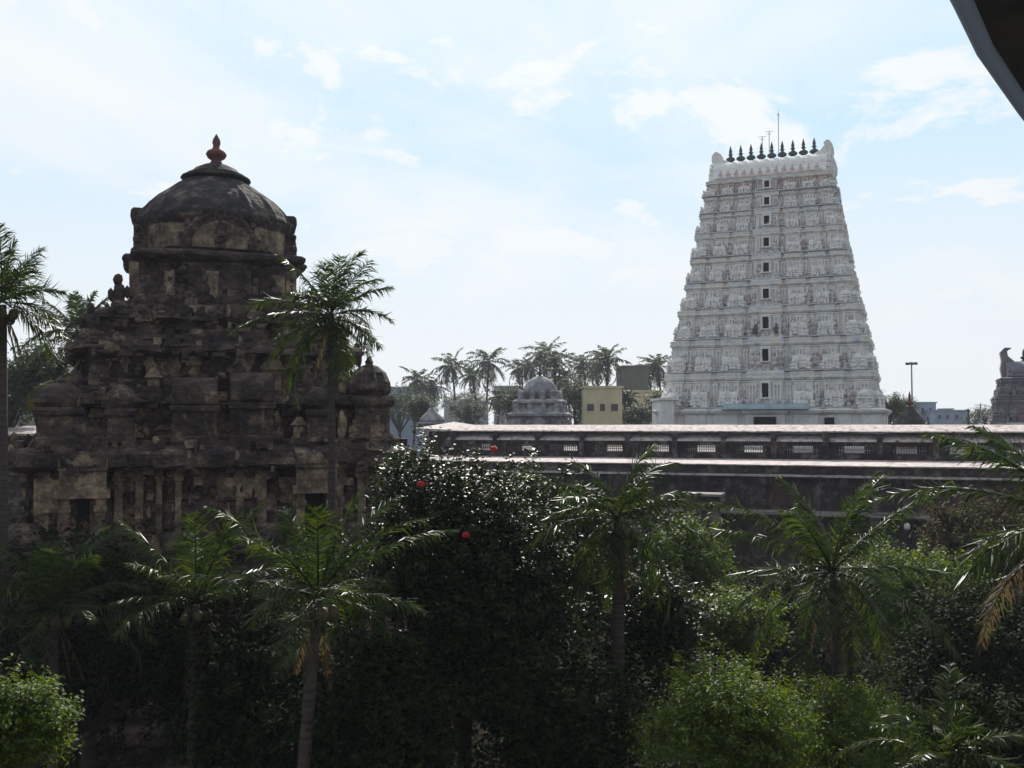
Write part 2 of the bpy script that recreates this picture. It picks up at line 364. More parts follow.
for (dist, z, n_, hmax) in ((5.9, 11.4, 16, 1.7), (5.3, 11.4, 14, 2.6), (4.9, 13.0, 14, 1.7), (4.2, 15.0, 12, 1.2), (3.9, 15.1, 12, 1.5), (3.5, 16.2, 12, .8), (6.5, 6.6, 14, 2.0)):
    for k in range(4):
        for q in range(n_):
            u = (q + .5 + rnd.uniform(-.3, .3))/n_*2*dist - dist; h_ = hmax*rnd.uniform(.3, 1.0)
            M = Matrix.Rotation(k*PI/2, 4, 'Z') @ Matrix.Translation((u, -dist + rnd.uniform(-.15, .2), z)) @ Matrix.Rotation(rnd.uniform(-.3, .3), 4, 'Z')
            b_ = ru[0 if rnd.random() < .72 else 1]; t = rnd.random(); w_ = rnd.uniform(.18, .42)
            if t < .4: b_.rect_loft([(.05, 0), (.03, h_*.2), (-.04, h_*.24), (-.04, h_*.6), (.07, h_*.66), (-.02, h_*.78), (-w_*.7, h_)], w_, w_*.7, M=M)
            elif t < .75: figure(b_, M, h_*.8)
            else: b_.lump((0, 0, h_*.35), (w_, w_*.8, h_*.45), 8, 5, .22, M)
merge('parapet_carving', [(ru[0], 'old_stone', False), (ru[1], 'old_stone_pale', False)], T)
# arched niche bays with pale pillars (storey under the second cornice)
for k, us in ((0, (-4.55, 3.2)), (1, (-4.0, 3.6))):
    for u in us:
        M = place_side(6.1, u, .25, k); n_ = MB()
        n_.box(-.75, .75, -.55, .1, 7.5, 7.9, M); n_.box(-.85, .85, -.62, .1, 9.55, 9.85, M)
        n_.box(-.78, -.66, -.2, .05, 7.85, 9.6, M); n_.box(.66, .78, -.2, .05, 7.85, 9.6, M)
        nb = n_.build('niche', 'old_stone_pale', T)
        n2_ = MB(); sala(n2_, M @ Matrix.Translation((0, -.2, 9.85)), .72, .35, 1.35); n2_.build('niche_roof', 'old_stone_pale', nb)
        b_ = MB(); b_.box(-.3, .3, -.12, .1, 7.9, 9.55, M); b_.build('niche_opening', 'dark_hole', nb)
        for s_ in (-1, 1):
            c_ = MB(); c_.box(s_*.55 - .15, s_*.55 + .15, -.5, .1, 7.9, 9.55, M); c_.box(s_*.55 - .2, s_*.55 + .2, -.56, -.501, 9.1, 9.3, M); c_.build('pillar', 'old_stone_pale', nb)
# square pale panels of surviving plaster
for (k, u, hw, z0, z1, wd, pr) in ((0, -1.9, 4.45, 13.2, 14.3, .5, .02), (0, 1.9, 4.45, 13.3, 14.3, .4, .02), (0, .5, 6.1, 9.4, 10.1, .75, .47), (0, 2.9, 6.1, 9.2, 10.1, .9, .05), (0, -5.5, 6.1, 9.0, 10.2, .55, .3), (0, -.6, 5.2, 11.7, 12.4, .7, .48)):
    p_ = MB(); M = place_side(hw, u, pr, k)
    loops = []
    for y_, s_ in ((.05, 1), (-.1, 1), (-.15, .93)):
        loops.append([(a*wd*s_ + rnd.uniform(-.05, .05), y_, (z0+z1)/2 + b*(z1-z0)/2*s_ + rnd.uniform(-.06, .06)) for a, b in ((-1,-1),(0,-1),(1,-1),(1,0),(1,1),(0,1),(-1,1),(-1,0))])
    p_.loops(loops, M=M); p_.build('plaster_panel', 'old_stone_pale', T)
# mossy sloping ledge at the left edge
TM = Matrix.Translation((TC.x, 41.5, 0)) @ Matrix.Rotation(R(20), 4, 'Z'); TI = TM.inverted()
ms = MB(); rings = []
for q in range(9):
    px = 36 + q*6.5; top = at(px, 389 - 14*(q/8)**.8 + rnd.uniform(-2, 2), 38.2); bot = at(px, 412, 38.2)
    rings.append([tuple(TI @ (bot + Vector((0, dy, 0)))) for dy in (-.7, .7)] + [tuple(TI @ (top + Vector((0, dy, dz)))) for dy, dz in ((.7, 0), (0, .1), (-.7, -.12))])
ms.loops(rings); ms.build('mossy_ledge', 'moss', T)
# seated statues on the top platform
for (x, y, s_) in ((-3.6, -3.6, 1.5), (-2.85, -3.8, 1.05), (3.6, -3.6, 1.3), (2.9, -3.8, 1.0), (-2.1, -3.8, 1.1), (-1.1, -4.0, .9), (.1, -4.0, 1.2), (1.1, -4.0, 1.0), (2.0, -3.8, 1.2), (-3.6, 3.6, 1.2), (3.6, 3.6, 1.2), (-3.7, -2.4, .9), (3.7, -2.4, 1.0), (-4.55, -4.5, 1.4), (4.55, -4.2, 1.3)):
    mb = MB(); figure(mb, Mx(x, y, 16.15 if abs(x) < 4.5 else 15.0, rnd.uniform(-.4, .4)), s_); mb.build('statue', 'old_stone', T, True)
# neck
nk = MB(); pl = plan(2.85, 2.85, [(-.42, .42, .3)], [(-.42, .42, .3)], .4)
loft_plan(nk, pl, [(.35, 16.3), (.35, 16.55), (.1, 16.65), (0, 17.2), (0, 18.1), (.1, 18.3)], .06, .08); 
nr = MB(); nf = MB()
for k in range(4):
    for u in (-2.5, -1.7, -.95, .95, 1.7, 2.5):
        M = place_side(2.75, u, .28 if abs(u) < 1 else 0, k)
        if rnd.random() < .75: w_ = rnd.uniform(.1, .26); nr.box(-w_, w_, -.16, .05, rnd.uniform(16.6, 17.1), rnd.uniform(17.9, 18.25), M @ Matrix.Rotation(rnd.uniform(-.04, .04), 4, 'Y'))
        for q in range(9): nk.lump((rnd.uniform(-.4, .4), -.05, rnd.uniform(16.6, 18.2)), (rnd.uniform(.08, .22), .14, rnd.uniform(.08, .28)), 6, 4, .3, M)
        if abs(u) < 2.4: figure(nf, M @ Matrix.Translation((.38, -.15, 16.6)), 1.2)
neck = merge('neck', [(nk, 'old_stone', False), (nr, 'old_stone_pale', False), (nf, 'old_stone', True)], T)
kc = MB(); loft_plan(kc, pl, [(0, 18.25), (.3, 18.38), (.42, 18.5), (.4, 18.62), (.3, 18.72), (.1, 18.75)], .03, .05); kc.build('cornice', 'old_stone', T)
hd = MB(); hd.lathe([(2.75, 18.74), (2.92, 18.9), (2.96, 19.4), (3.0, 19.9), (3.12, 20.05), (3.2, 20.2), (3.12, 20.32)], 40, jit=.008); hd.build('dome_drum', 'old_stone', T, True)
for a0, a1 in ((-150, -112), (-64, -30)):
    q_ = MB(); n_ = 10; q_.loops([[((r)*math.cos(R(a0 + (a1-a0)*i/n_)), r*math.sin(R(a0 + (a1-a0)*i/n_)), z + rnd.uniform(-.04, .04)) for r, z in ((2.7, 18.95), (3.02, 18.95), (3.06, 19.4), (3.07, 19.85), (2.7, 19.85))] for i in range(n_+1)]); q_.build('plaster_panel', 'old_stone_pale', T)
dm = MB(); 
dprof = [(3.14, 20.3), (3.10, 20.42), (3.02, 20.55), (2.93, 20.7), (2.82, 20.85), (2.69, 21.0), (2.53, 21.15), (2.36, 21.3), (2.17, 21.45), (1.96, 21.6), (1.74, 21.75), (1.54, 21.9), (1.4, 22.0), (1.32, 22.1)]
rings = [[((r + (.07 if i % 6 == 0 else 0) + rnd.uniform(-.025, .025))*math.cos(2*PI*i/96), (r + (.07 if i % 6 == 0 else 0) + rnd.uniform(-.025, .025))*math.sin(2*PI*i/96), z + rnd.uniform(-.015, .015)) for i in range(96)] for r, z in dprof]
dm.loops(rings); dm.build('dome', 'dome_stone', T, False)
dt = MB(); dt.lathe([(3.0, 20.2), (3.17, 20.22), (3.17, 20.31), (3.0, 20.33)], 48)
for i in range(72):
    a = 2*PI*i/72; dt.lump((3.16*math.cos(a), 3.16*math.sin(a), 20.27), (.08, .08, .09), 5, 3, .2)
dt.build('bead_band', 'dome_stone', T)
dc = MB(); dc.lathe([(1.3, 22.17), (1.42, 22.24), (1.38, 22.32), (1.15, 22.36), (1.18, 22.44), (1.02, 22.5), (.85, 22.68), (.5, 22.85), (.22, 22.92)], 28, jit=.01); dc.build('dome_cap', 'dome_stone', T, True)
fn = MB(); fn.lathe([(.26, 22.9), (.24, 23.0), (.18, 23.05), (.36, 23.18), (.43, 23.32), (.36, 23.46), (.18, 23.55), (.13, 23.68), (.17, 23.8), (.15, 23.95), (.08, 24.08), (.02, 24.2)], 16); fn.build('finial', 'terracotta', T, True)
for k in range(8):        # arched gables round the dome drum, large on the four sides
    big = k % 2 == 0
    if not big: continue
    M = Matrix.Rotation(k*PI/4, 4, 'Z')
    gb = MB(); hw_, top = (1.3, 20.3) if big else (.75, 19.9)
    arch = [(-hw_*1.1, 18.8), (hw_*1.1, 18.8), (hw_*1.12, 19.2), (hw_, 19.55), (hw_*.72, 19.55 + (top-19.55)*.6), (hw_*.3, top - .05), (0, top + .12), (-hw_*.3, top - .05), (-hw_*.72, 19.55 + (top-19.55)*.6), (-hw_, 19.55), (-hw_*1.12, 19.2)]
    ring = lambda y, s_: [(x*s_, y, 18.8 + (z-18.8)*s_) for x, z in arch]
    gb.loops([ring(-2.5, 1), ring(-3.12, 1), ring(-3.18, .93), ring(-3.08, .84)], M=M)
    for q in range(7): gb.lump((hw_*1.1*math.cos(PI*q/6), -3.05, 19.3 + (top - 19.3)*math.sin(PI*q/6)), (.14, .16, .16), 5, 3, .2, M)
    go = gb.build('arched_gable', 'old_stone', T)
    pb = MB(); pb.loops([[(x*.72, -3.1, 18.85 + (z-18.8)*.72) for x, z in arch], [(x*.66, -3.17, 18.87 + (z-18.8)*.68) for x, z in arch]], M=M); pb.build('gable_panel', 'old_stone_pale', go)
for k in (0, 2):        # horned corner knobs at the dome's springing
    M = Matrix.Rotation(k*PI/2 + R(86), 4, 'Z')
    hb = MB(); hb.loops([[(-.3, -2.9, z0) , (.3, -2.9, z0), (.3, -2.9-o, z0), (-.3, -2.9-o, z0)] for z0, o in ((20.0, .1), (20.2, .35), (20.5, .42), (20.75, .4), (20.85, .3))], M=M); hb.build('corner_knob', 'old_stone', T)
    sb = MB(); M2 = Matrix.Rotation(k*PI/2 + R(0), 4, 'Z')
    for q in range(6): sb.lump((0, -3.35 + .1*abs(q-2), 18.95 + q*.2), (.3 - .03*q, .2, .16), 6, 3, .3, M2)
    sb.build('gable_crest', 'old_stone', T)

# ---------------------------------------------------------------- great gateway tower
GC = at(775, 425, 130)
G = thing('gateway_tower', 'tall pale carved gateway tower with nine finials on its ridge', 'temple tower', (GC.x, 130, 0), R(-22))
ys = [409, 373, 340, 309, 282, 256, 231, 210, 192, 175]
hws = [12.9, 12.1, 11.4, 10.6, 9.8, 9.15, 8.6, 8.1, 7.6, 7.3]
zs = [H + (425 - y)*.126 for y in ys]
BG = [(-.99, -.84, .26), (-.74, -.56, .22), (-.46, -.26, .26), (-.17, .17, .5), (.26, .46, .26), (.56, .74, .22), (.84, .99, .26)]
BD = [(-.98, -.70, .26), (-.25, .25, .4), (.70, .98, .26)]
def gate_storey(root, z0, z1, hw, hd, mwall, mcorn, det=1, pr=1.0, scale=1.0, figm='plaster_figures', nsal=3):
    hh = z1 - z0; pl = plan(hw, hd, [(a, b, p*pr) for a, b, p in BG], [(a, b, p*pr) for a, b, p in BD])
    mb = MB(); loft_plan(mb, pl, [(.18, z0), (.18, z0+.08*hh), (.02, z0+.1*hh), (.08, z0+.15*hh), (0, z0+.18*hh), (0, z0+.70*hh), (.10, z0+.72*hh), (.10, z0 + .755*hh)])
    wmb = mb
    mc = MB(); loft_plan(mc, pl, [(.0, z0+.757*hh), (.16, z0+.78*hh), (.24*scale, z0+.83*hh), (.2*scale, z0+.88*hh), (.22, z0+.91*hh), (.25, z0+.97*hh), (.0, z1)])
    pm = MB(); fg = MB(); kd = MB()
    for k in range(4):
        if k == 2: continue
        h_, dist, bays = (hw, hd, BG) if k % 2 == 0 else (hd, hw, BD)
        u = -h_ + .25
        while u < h_:
            p_ = max([p*pr for a, b, p in bays if a*h_ + .12 < u < b*h_ - .12] or [0])
            edge = any(abs(u - a*h_) < .12 or abs(u - b*h_) < .12 for a, b, p in bays)
            if not edge and not (k == 0 and abs(u) < .75*scale):
                M = Matrix.Rotation(k*PI/2, 4, 'Z') @ Matrix.Translation((u, -dist - p_, 0))
                if rnd.random() < .6:
                    pm.box(-.09*scale, .09*scale, -.19, .03, z0 + .18*hh, z0 + .62*hh, M); pm.box(-.18*scale, .18*scale, -.2, .03, z0 + .62*hh, z0 + .69*hh, M)
                else: figure(fg, M @ Matrix.Translation((0, -.12, z0 + .15*hh)), hh*rnd.uniform(.36, .5))
                if rnd.random() < .5: kudu(kd, M @ Matrix.Translation((0, -.34*scale, z0 + .84*hh)), .2*scale)
            u += .37*scale
    st = merge('storey', [(wmb, mwall, False), (pm, mwall, False), (fg, figm, True)], root)
    merge('cornice', [(mc, mcorn, False), (kd, mcorn, False)], st)
    return st
def gate_shrines(root, st, z, hw, hd, h_, m, sides=(0, 1, 3), scale=1.0, pr=1.0):
    for k in sides:
        a, dist, bays = (hw, hd, BG) if k % 2 == 0 else (hd, hw, BD)
        for (u0, u1, p) in bays:
            M = Matrix.Rotation(k*PI/2, 4, 'Z') @ Matrix.Translation(((u0+u1)/2*a, -dist - p*pr + .32, z)); mb = MB(); hwid = (u1-u0)/2*a
            if abs(u0 + u1) < .01 and k == 0: continue
            if (u0+u1)/2 > .8 or (u0+u1)/2 < -.8: kuta(mb, M, min(hwid*.8, .75*scale), h_)
            else: sala(mb, M, hwid*.85, .5*scale, h_*.95)
            if m == 'plaster':
                for q in range(5):
                    uq = (q - 2)*hwid*.4; figure(mb, M @ Matrix.Translation((uq + rnd.uniform(-.08, .08), -.62, rnd.choice((.05, h_*.12)))), h_*rnd.uniform(.4, .62))
                    mb.lump((uq + hwid*.2, -.45, h_*rnd.uniform(.6, .95)), (.13, .14, .2), 5, 3, .2, M)
            mb.build('miniature_shrine', m, st)
        mb = MB()                          # small figures seated between the shrines
        mb.box(-a - .3, a + .3, -dist - .62, -dist - .1, z - .02, z + .14, Matrix.Rotation(k*PI/2, 4, 'Z'))
        u = -a + .6
        while u < a - .4:
            figure(mb, Matrix.Rotation(k*PI/2, 4, 'Z') @ Matrix.Translation((u, -dist - .35, z + .1)), h_*rnd.uniform(.45, .7)); u += rnd.uniform(.8, 1.2)*scale
        mb.build('figure_frieze', 'plaster_figures' if m != 'gateway_paint' else m, st, True)
# tall stone base
pl = plan(13.2, 8.6, BG, BD); mb = MB()
loft_plan(mb, pl, [(1.0, 0), (1.0, 1), (.6, 1.2), (.6, 2), (.2, 2.4), (.2, 8.5), (.8, 9), (.9, 9.4), (.2, 9.8), (.1, 10), (.1, 13.2), (.5, 13.5), (.6, 13.8), (.1, 14)])
base = mb.build('base', 'plaster', G)
for i in range(9):
    z0, z1 = zs[i], zs[i+1]; hw = hws[i+1] + .05; hd = hw*.66 - (.0 if i < 6 else .2)
    st = gate_storey(G, z0, z1, hw, hd, 'plaster_pink' if i == 8 else 'plaster', 'plaster_tint', scale=1.0 if i < 5 else .85)
    gate_shrines(G, st, z0 + .02, hw + .32, hd + .32, (z1 - z0)*.52, 'plaster')
    ww, wh = .40 - .012*i, (1.75, 1.5, 1.45, 1.2, 1.15, 1.1, 1.05, .95, .85)[i]
    zc = (z0 + z1)/2 - .05; yf = -hd - .65
    wf = MB(); wf.box(-ww-.25, -ww, yf-.22, yf+.02, zc-wh/2, zc+wh/2+.2); wf.box(ww, ww+.25, yf-.22, yf+.02, zc-wh/2, zc+wh/2+.2)
    wf.box(-ww, ww, yf-.22, yf+.02, zc+wh/2, zc+wh/2+.2); wf.box(-ww-.35, ww+.35, yf-.28, yf+.02, zc-wh/2-.15, zc-wh/2)
    wfo = wf.build('window_frame', 'plaster', st)
    wd = MB(); wd.box(-ww+.002, ww-.002, yf-.03, yf+.05, zc-wh/2+.002, zc+wh/2-.002); wd.build('window', 'dark_hole', st)
    if i == 2:
        for s_ in (-1, 1):
            mb = MB(); figure(mb, Mx(s_*1.25, yf - .25, z0 + .5), 1.3); mb.build('guardian_figure', 'tank_wall', st, True)
ld = MB(); ld.box(-5.2, 5.2, -10.3, -8.4, 13.9, 14.15); ld.box(-4.9, 4.9, -10.1, -8.4, 14.15, 14.6); ld.build('blue_ledge', 'plaster_blue', G)
dr = MB(); dr.box(-1.3, 1.3, -9.62, -9.0, 10.6, 13.0); dr.build('doorway', 'dark_hole', G)
dr = MB(); dr.box(6.9, 8.0, -9.3, -8.5, 11.4, 12.9); dr.build('doorway', 'dark_hole', G)
# barrel roof on top with horned gables and the finials
zt = zs[9]; RW, RD, RH = 7.1, 3.6, 3.2
rb = MB(); prof = [(-4.3, zt), (-4.5, zt + .35), (-4.2, zt+.5)] + [(-RD*math.cos(PI*k/14)**.8 if k < 7 else RD*abs(math.cos(PI*k/14))**.8, zt + .55 + (RH-.55)*math.sin(PI*k/14)**.8) for k in range(1, 14)] + [(4.2, zt+.5), (4.5, zt+.35), (4.3, zt)]
rb.loops([[(x, y, z) for y, z in prof] for x in (-RW, -RW*.5, 0, RW*.5, RW)]); roof = rb.build('barrel_roof', 'plaster', G, False)
for s_ in (-1, 1):
    hb = MB(); ht = 1.5 if s_ < 0 else 1.65
    # gable slab with a curling horn: outline in the x-z plane, thick in y
    o_ = [(-.2, 0), (.55, 0), (.95, .8), (1.0, 1.7), (.75, 2.5), (.45, 3.0), (.6, 3.6), (.55, 4.3), (.25, RH + ht - .1), (-.1, RH + ht), (-.55, RH + ht - .25), (-.35, RH + ht - .5), (-.5, 4.2), (-1.0, 3.6), (-2.0, RH - .1), (-2.2, 2.6), (-.2, 2.4)]
    rings = [[(s_*(RW + x*sc_), y, zt + z) for x, z in o_] for y, sc_ in ((-1.5, .8), (-1.3, 1), (1.3, 1), (1.5, .8))]
    hb.loops(rings); hb.lathe([(3.7, 0), (3.9, .15), (3.7, .35), (.02, .36)], 20, M=Matrix.Translation((s_*(RW - .25), 0, zt + 1.0)) @ Matrix.Rotation(s_*PI/2, 4, 'Y'), sx=.55, sy=.95)
    for q in range(9):
        hb.lump((s_*(RW + .25), 3.6*math.cos(PI*q/8), zt + 1.0 + 2.1*math.sin(PI*q/8)), (.35, .45, .4), 6, 3, .2)
    hb.build('horned_gable', 'plaster', G)
kd = MB(); kd.box(-6.6, 6.6, -4.55, -3.6, zt + .2, zt + .42)
for q in range(13): figure(kd, Mx(-6 + q, -4.3, zt + .3), 1.1)
kd.build('figure_frieze', 'plaster_pink', roof, True)
f0 = MB(); finial(f0, Matrix.Identity(4), 2.6, 12)
fin = None
for i in range(9):
    if fin is None: fin = f0.build('finial', 'copper', G, True); c_ = fin
    else: c_ = fin.copy(); sc.collection.objects.link(c_); c_.parent = G
    c_.location = (-5.4 + i*1.34, 0, zt + RH - .1)
for (x, h_, kind) in ((-1.1, 3.6, 0), (-.2, 4.2, 1), (1.0, 6.3, 2)):
    a_ = MB(); a_.tube([(0, 0, 0), (0, 0, h_)], .045, 6)
    if kind < 2: a_.tube([(-.5, 0, h_), (.5, 0, h_)], .03, 5); a_.tube([(-.3, 0, h_ - .35), (.3, 0, h_ - .35)], .03, 5)
    else: a_.tube([(0, 0, h_), (0, 0, h_ + .7)], [.05, .01], 5); a_.lump((0, 0, h_), (.12, .12, .12)); 
    p_ = G.matrix_basis if False else None
    ao = a_.build('antenna', 'grey_wall'); ao.rotation_euler = (0, 0, R(-22))
    ao.location = (GC.x + x*math.cos(R(22)), 130 - x*math.sin(R(22)) + .6, zt + RH - .15)
    tag(ao, ['short crossed antenna standing left of the middle finials of the pale tower', 'crossed antenna right behind the middle finial of the pale tower', 'tallest thin rod mast on the ridge of the pale tower'][kind], 'antenna')

# ---------------------------------------------------------------- long temple corridor building
CB = thing('corridor_building', 'long low grey temple corridor building with banded parapets below the gateway tower', 'building', (18.8, 70, 0), R(-20))
U0, U1 = -28.7, 40.0
def strip(name, m, prof, parent=CB, u0=U0, u1=U1, seg=1.5, jit=.012):
    mb = MB(); n = int((u1-u0)/seg); rings = []
    for i in range(n + 1):
        u = u0 + (u1-u0)*i/n; rings.append([(u, y + rnd.uniform(-jit, jit), z + rnd.uniform(-jit, jit)) for y, z in prof])
    mb.loops(rings); return mb.build(name, m, parent)
# (profiles run front -> back in local y, z) counter-clockwise seen from +u
wl = strip('wall', 'corridor_wall', [(0, 0), (9, 0), (9, 9.1), (.0, 8.42)])
strip('sunshade', 'concrete', [(-1.3, 5.83), (.001, 5.95), (.001, 6.1), (-1.3, 5.93)], wl)
strip('moulding', 'lime_roof', [(-.75, 8.42), (-.001, 8.42), (-.001, 8.60), (-.75, 8.53)], wl)
strip('parapet', 'corridor_wall', [(-.35, 8.62), (.3, 8.62), (.3, 9.22), (-.35, 9.15)], wl)
strip('lower_roof', 'lime_roof', [(-.5, 9.16), (.3, 9.20), (8.0, 9.15), (8.0, 9.36), (-.5, 9.24)])
# pilasters and panels of the wall
for i in range(18):
    u = U0 + 1.5 + i*3.7
    mb = MB(); mb.box(u-.22, u+.22, -.16, .01, 6.12, 8.40); mb.box(u-.3, u+.3, -.22, .01, 8.1, 8.38); mb.build('pilaster', 'corridor_wall', wl)
    mb = MB(); mb.box(u+.7, u+3.0, -.08, .02, 6.4, 7.8); mb.build('wall_panel', 'panel_red' if i % 3 == 1 else 'corridor_wall', wl)
    mb = MB(); mb.box(u-.3, u+.3, -1.1, -.5, 0, 5.83); mb.build('pillar', 'corridor_wall', CB)
# clerestory: hollow, front and back walls with openings
V0 = 8.0
BAY = 3.85
nb = int((U1-U0)/BAY)
cl = MB(); cb = MB()
for wmb, v0_, v1_ in ((cl, V0, V0+.3), (cb, V0+2.9, V0+3.2)):
    wmb.box(U0, U1, v0_, v1_, 9.30, 9.78); wmb.box(U0, U1, v0_, v1_, 10.38, 10.95)
    for i in range(nb + 1):
        u = U0 + i*BAY
        if v0_ == V0: wmb.box(u, min(u + 1.35, U1), v0_, v1_, 9.78, 10.38)
        else: wmb.box(u - .6, min(u + 1.75, U1), v0_, v1_, 9.78, 10.38)
clo = cl.build('clerestory_wall', 'corridor_wall', CB); cb.build('clerestory_back_wall', 'corridor_wall', CB)
for i in range(nb):
    u = U0 + i*BAY + 1.35
    gr = MB()
    for q in range(13): gr.box(u + .15 + q*.18, u + .2 + q*.18, V0+.1, V0+.16, 9.78, 10.38)
    gr.box(u, u + 2.5, V0+.09, V0+.17, 10.05, 10.1); gr.build('window_grille', 'concrete', clo)
for i in range(nb + 1):
    u = U0 + i*BAY + .55
    mb = MB(); mb.box(u-.2, u+.2, V0-.55, V0+.001, 9.30, 11.12); mb.box(u-.28, u+.28, V0-.75, V0+.1, 11.0, 11.32); mb.build('pillar', 'corridor_wall', clo)
strip('eave', 'lime_roof', [(V0-.5, 10.72), (V0+.4, 10.96), (V0+1.2, 10.96), (V0+1.2, 11.35), (V0-.5, 10.83)], clo)
strip('upper_wall', 'corridor_wall', [(V0+.9, 11.36), (V0+5.5, 11.36), (V0+5.5, 11.75), (V0+.9, 11.42)], clo)
strip('upper_roof', 'lime_roof', [(V0-.2, 11.44), (V0+6.2, 11.80), (V0+6.2, 12.02), (V0+2.4, 11.98), (V0-.2, 11.53)])
strip('back_terrace', 'concrete', [(V0+3.2, 9.3), (V0+20, 9.3), (V0+20, 9.75), (V0+3.2, 9.65)])
# end return at the left end, paler roof corner
mb = MB(); mb.hexa([(U0-2.6, V0-1.2, 11.5), (U0-.01, V0-.6, 11.45), (U0-.01, V0+6, 11.8), (U0-2.6, V0+7, 12.0), (U0-2.6, V0-1.2, 11.75), (U0-.01, V0-.6, 11.6), (U0-.01, V0+6, 12.0), (U0-2.6, V0+7, 12.3)]); mb.build('roof_corner', 'lime_roof', CB)
mb = MB(); mb.box(U0-2.0, U0-.01, V0, V0+6, 0, 11.44); mb.build('end_wall', 'corridor_wall', CB)
CM = Matrix.Translation((18.8, 70, 0)) @ Matrix.Rotation(R(-20), 4, 'Z')
def on_corridor(px, v):          # position along the corridor seen at picture column px
    d = Vector((px - 512, F)); o_ = Vector((18.8, 70)); ux = Vector((math.cos(R(20)), -math.sin(R(20)))); vx = Vector((math.sin(R(20)), math.cos(R(20))))
    b = o_ + vx*v; return (b.y*d.x - b.x*d.y)/(ux.x*d.y - ux.y*d.x)
for i, (u, lb) in enumerate(((on_corridor(719, -1.1), 'small white wall lamp below the corridor ledge nearer the middle palm'), (on_corridor(905, -1.1), 'small white wall lamp below the corridor ledge, the one to the right'))):
    t_ = thing('wall_lamp', lb, 'lamp', CM @ Vector((u, -1.1, 5.25)), R(-20), 'white lamps under the corridor ledge')
    a = MB(); a.lathe([(.05, .3), (.16, .25), (.2, .1), (.18, -.1), (.05, -.16)], 12); a.build('lamp_globe', 'lamp_white', t_, True)
    b = MB(); b.tube([(0, .2, .62), (0, 0, .6), (0, 0, .28)], .03, 6); b.build('bracket', 'dark_metal', t_)
# little flat slab roof standing in front of the wall (thin pale line, left)
for (px, py, Yd, wd, lb, nm) in ((702, 493, 62, 1.3, 'small grey concrete slab shelter close below the corridor parapet', 'slab_shelter'), (708, 700, 40, 1.0, None, None)):
    if not lb: continue
    c_ = at(px, py, Yd); t_ = thing(nm, lb, 'shelter', (c_.x, c_.y, 0), R(-20))
    a = MB(); a.box(-wd, wd, -.9, .9, c_.z-.15, c_.z); a.build('roof_slab', 'concrete', t_)
    a = MB(); a.box(-wd*.8, wd*.8, -.7, .7, 0, c_.z-.152); a.build('wall', 'corridor_wall', t_)

# ---------------------------------------------------------------- second gateway tower at the right edge
g2 = at(1052, 425, 120)
G2 = thing('gateway_tower', 'smaller blue and pink painted gateway tower cut by the right picture edge', 'temple tower', (g2.x, 120, 0), R(-22))
sv = random.getstate()
z2 = [H + (425 - y)*.12 for y in (423, 397, 378)]
mb = MB(); loft_plan(mb, plan(6.3, 4.4, BG, BD), [(.5, 0), (.5, 6), (.2, 6.4), (.2, 11.2), (.5, 11.5), (.1, 12.2)]); mb.build('base', 'gateway_wall', G2)
for i in range(2):
    hw = (6.0, 5.4)[i]; st = gate_storey(G2, z2[i], z2[i+1], hw, hw*.66, 'gateway_wall', 'gateway_wall', scale=.6, pr=.6, figm='gateway_paint')
    gate_shrines(G2, st, z2[i] + .02, hw + .2, hw*.66 + .2, (z2[i+1]-z2[i])*.6, 'gateway_paint', scale=.6, pr=.6)
zt2 = z2[2]; rb = MB()
pr2 = [(-2.9, zt2), (-3.0, zt2+.3)] + [(-2.7*math.cos(PI*k/12), zt2 + .4 + 1.7*math.sin(PI*k/12)) for k in range(0, 13)] + [(3.0, zt2+.3), (2.9, zt2)]
rb.loops([[(x, y, z) for y, z in pr2] for x in (-4.9, 0, 4.9)]); rf = rb.build('barrel_roof', 'gateway_wall', G2)
kd = MB(); kd.box(-4.9, 4.9, -3.2, -2.6, zt2 + .15, zt2 + .36)
for q in range(12): figure(kd, Mx(-4.6 + q*.83, -3.0, zt2 + .25), .95)
kd.build('figure_frieze', 'gateway_paint', rf, True)
for s_ in (-1, 1):
    hb = MB(); o_ = [(-.2, 0), (.4, 0), (.6, 1.2), (.45, 2.2), (.6, 3.2), (.1, 3.75), (-.7, 3.7), (-.15, 3.3), (-.25, 2.7), (-.9, 2.1), (-.9, 1.8), (-.2, 1.4)]
    hb.loops([[(s_*(4.9 + x), y, zt2 + z) for x, z in o_] for y in (-.9, .9)]); hb.build('horned_gable', 'gateway_wall', G2)
f2 = MB(); finial(f2, Matrix.Identity(4), 1.6, 10); fo = None
for i in range(5):
    if fo is None: fo = f2.build('finial', 'dark_metal', G2, True); c_ = fo
    else: c_ = fo.copy(); sc.collection.objects.link(c_); c_.parent = G2
    c_.location = (-2.9 + i*1.45, 0, zt2 + 2.05)

# ---------------------------------------------------------------- far buildings
def building(name, label, px0, px1, ytop, Y, m, rz=0, depth=12, wins=(), roofy=None, cat='building', parapet=True):
    a = at(px0, ytop, Y); b = at(px1, ytop, Y); wd = b.x - a.x
    t_ = thing(name, label, cat, ((a.x+b.x)/2, Y, 0), rz)
    mb = MB(); mb.box(-wd/2, wd/2, 0, depth, 0, a.z); wo = mb.build('wall', m, t_)
    if parapet:
        mb = MB(); mb.box(-wd/2-.25, wd/2+.25, -.25, depth+.25, a.z+.002, a.z+.3); mb.build('roof', m, t_)
    for (x0, x1, y0, y1) in wins:
        p0 = at(x0, y0, Y); p1 = at(x1, y1, Y); cx_ = (a.x+b.x)/2
        fr = MB(); fr.box(p0.x-cx_-.12, p1.x-cx_+.12, -.1, .02, p1.z-.12, p0.z+.12); fo_ = fr.build('window', m, t_)
        gl = MB(); gl.box(p0.x-cx_, p1.x-cx_, -.115, .0, p1.z, p0.z); gl.build('pane', 'window_glass', fo_)
    return t_
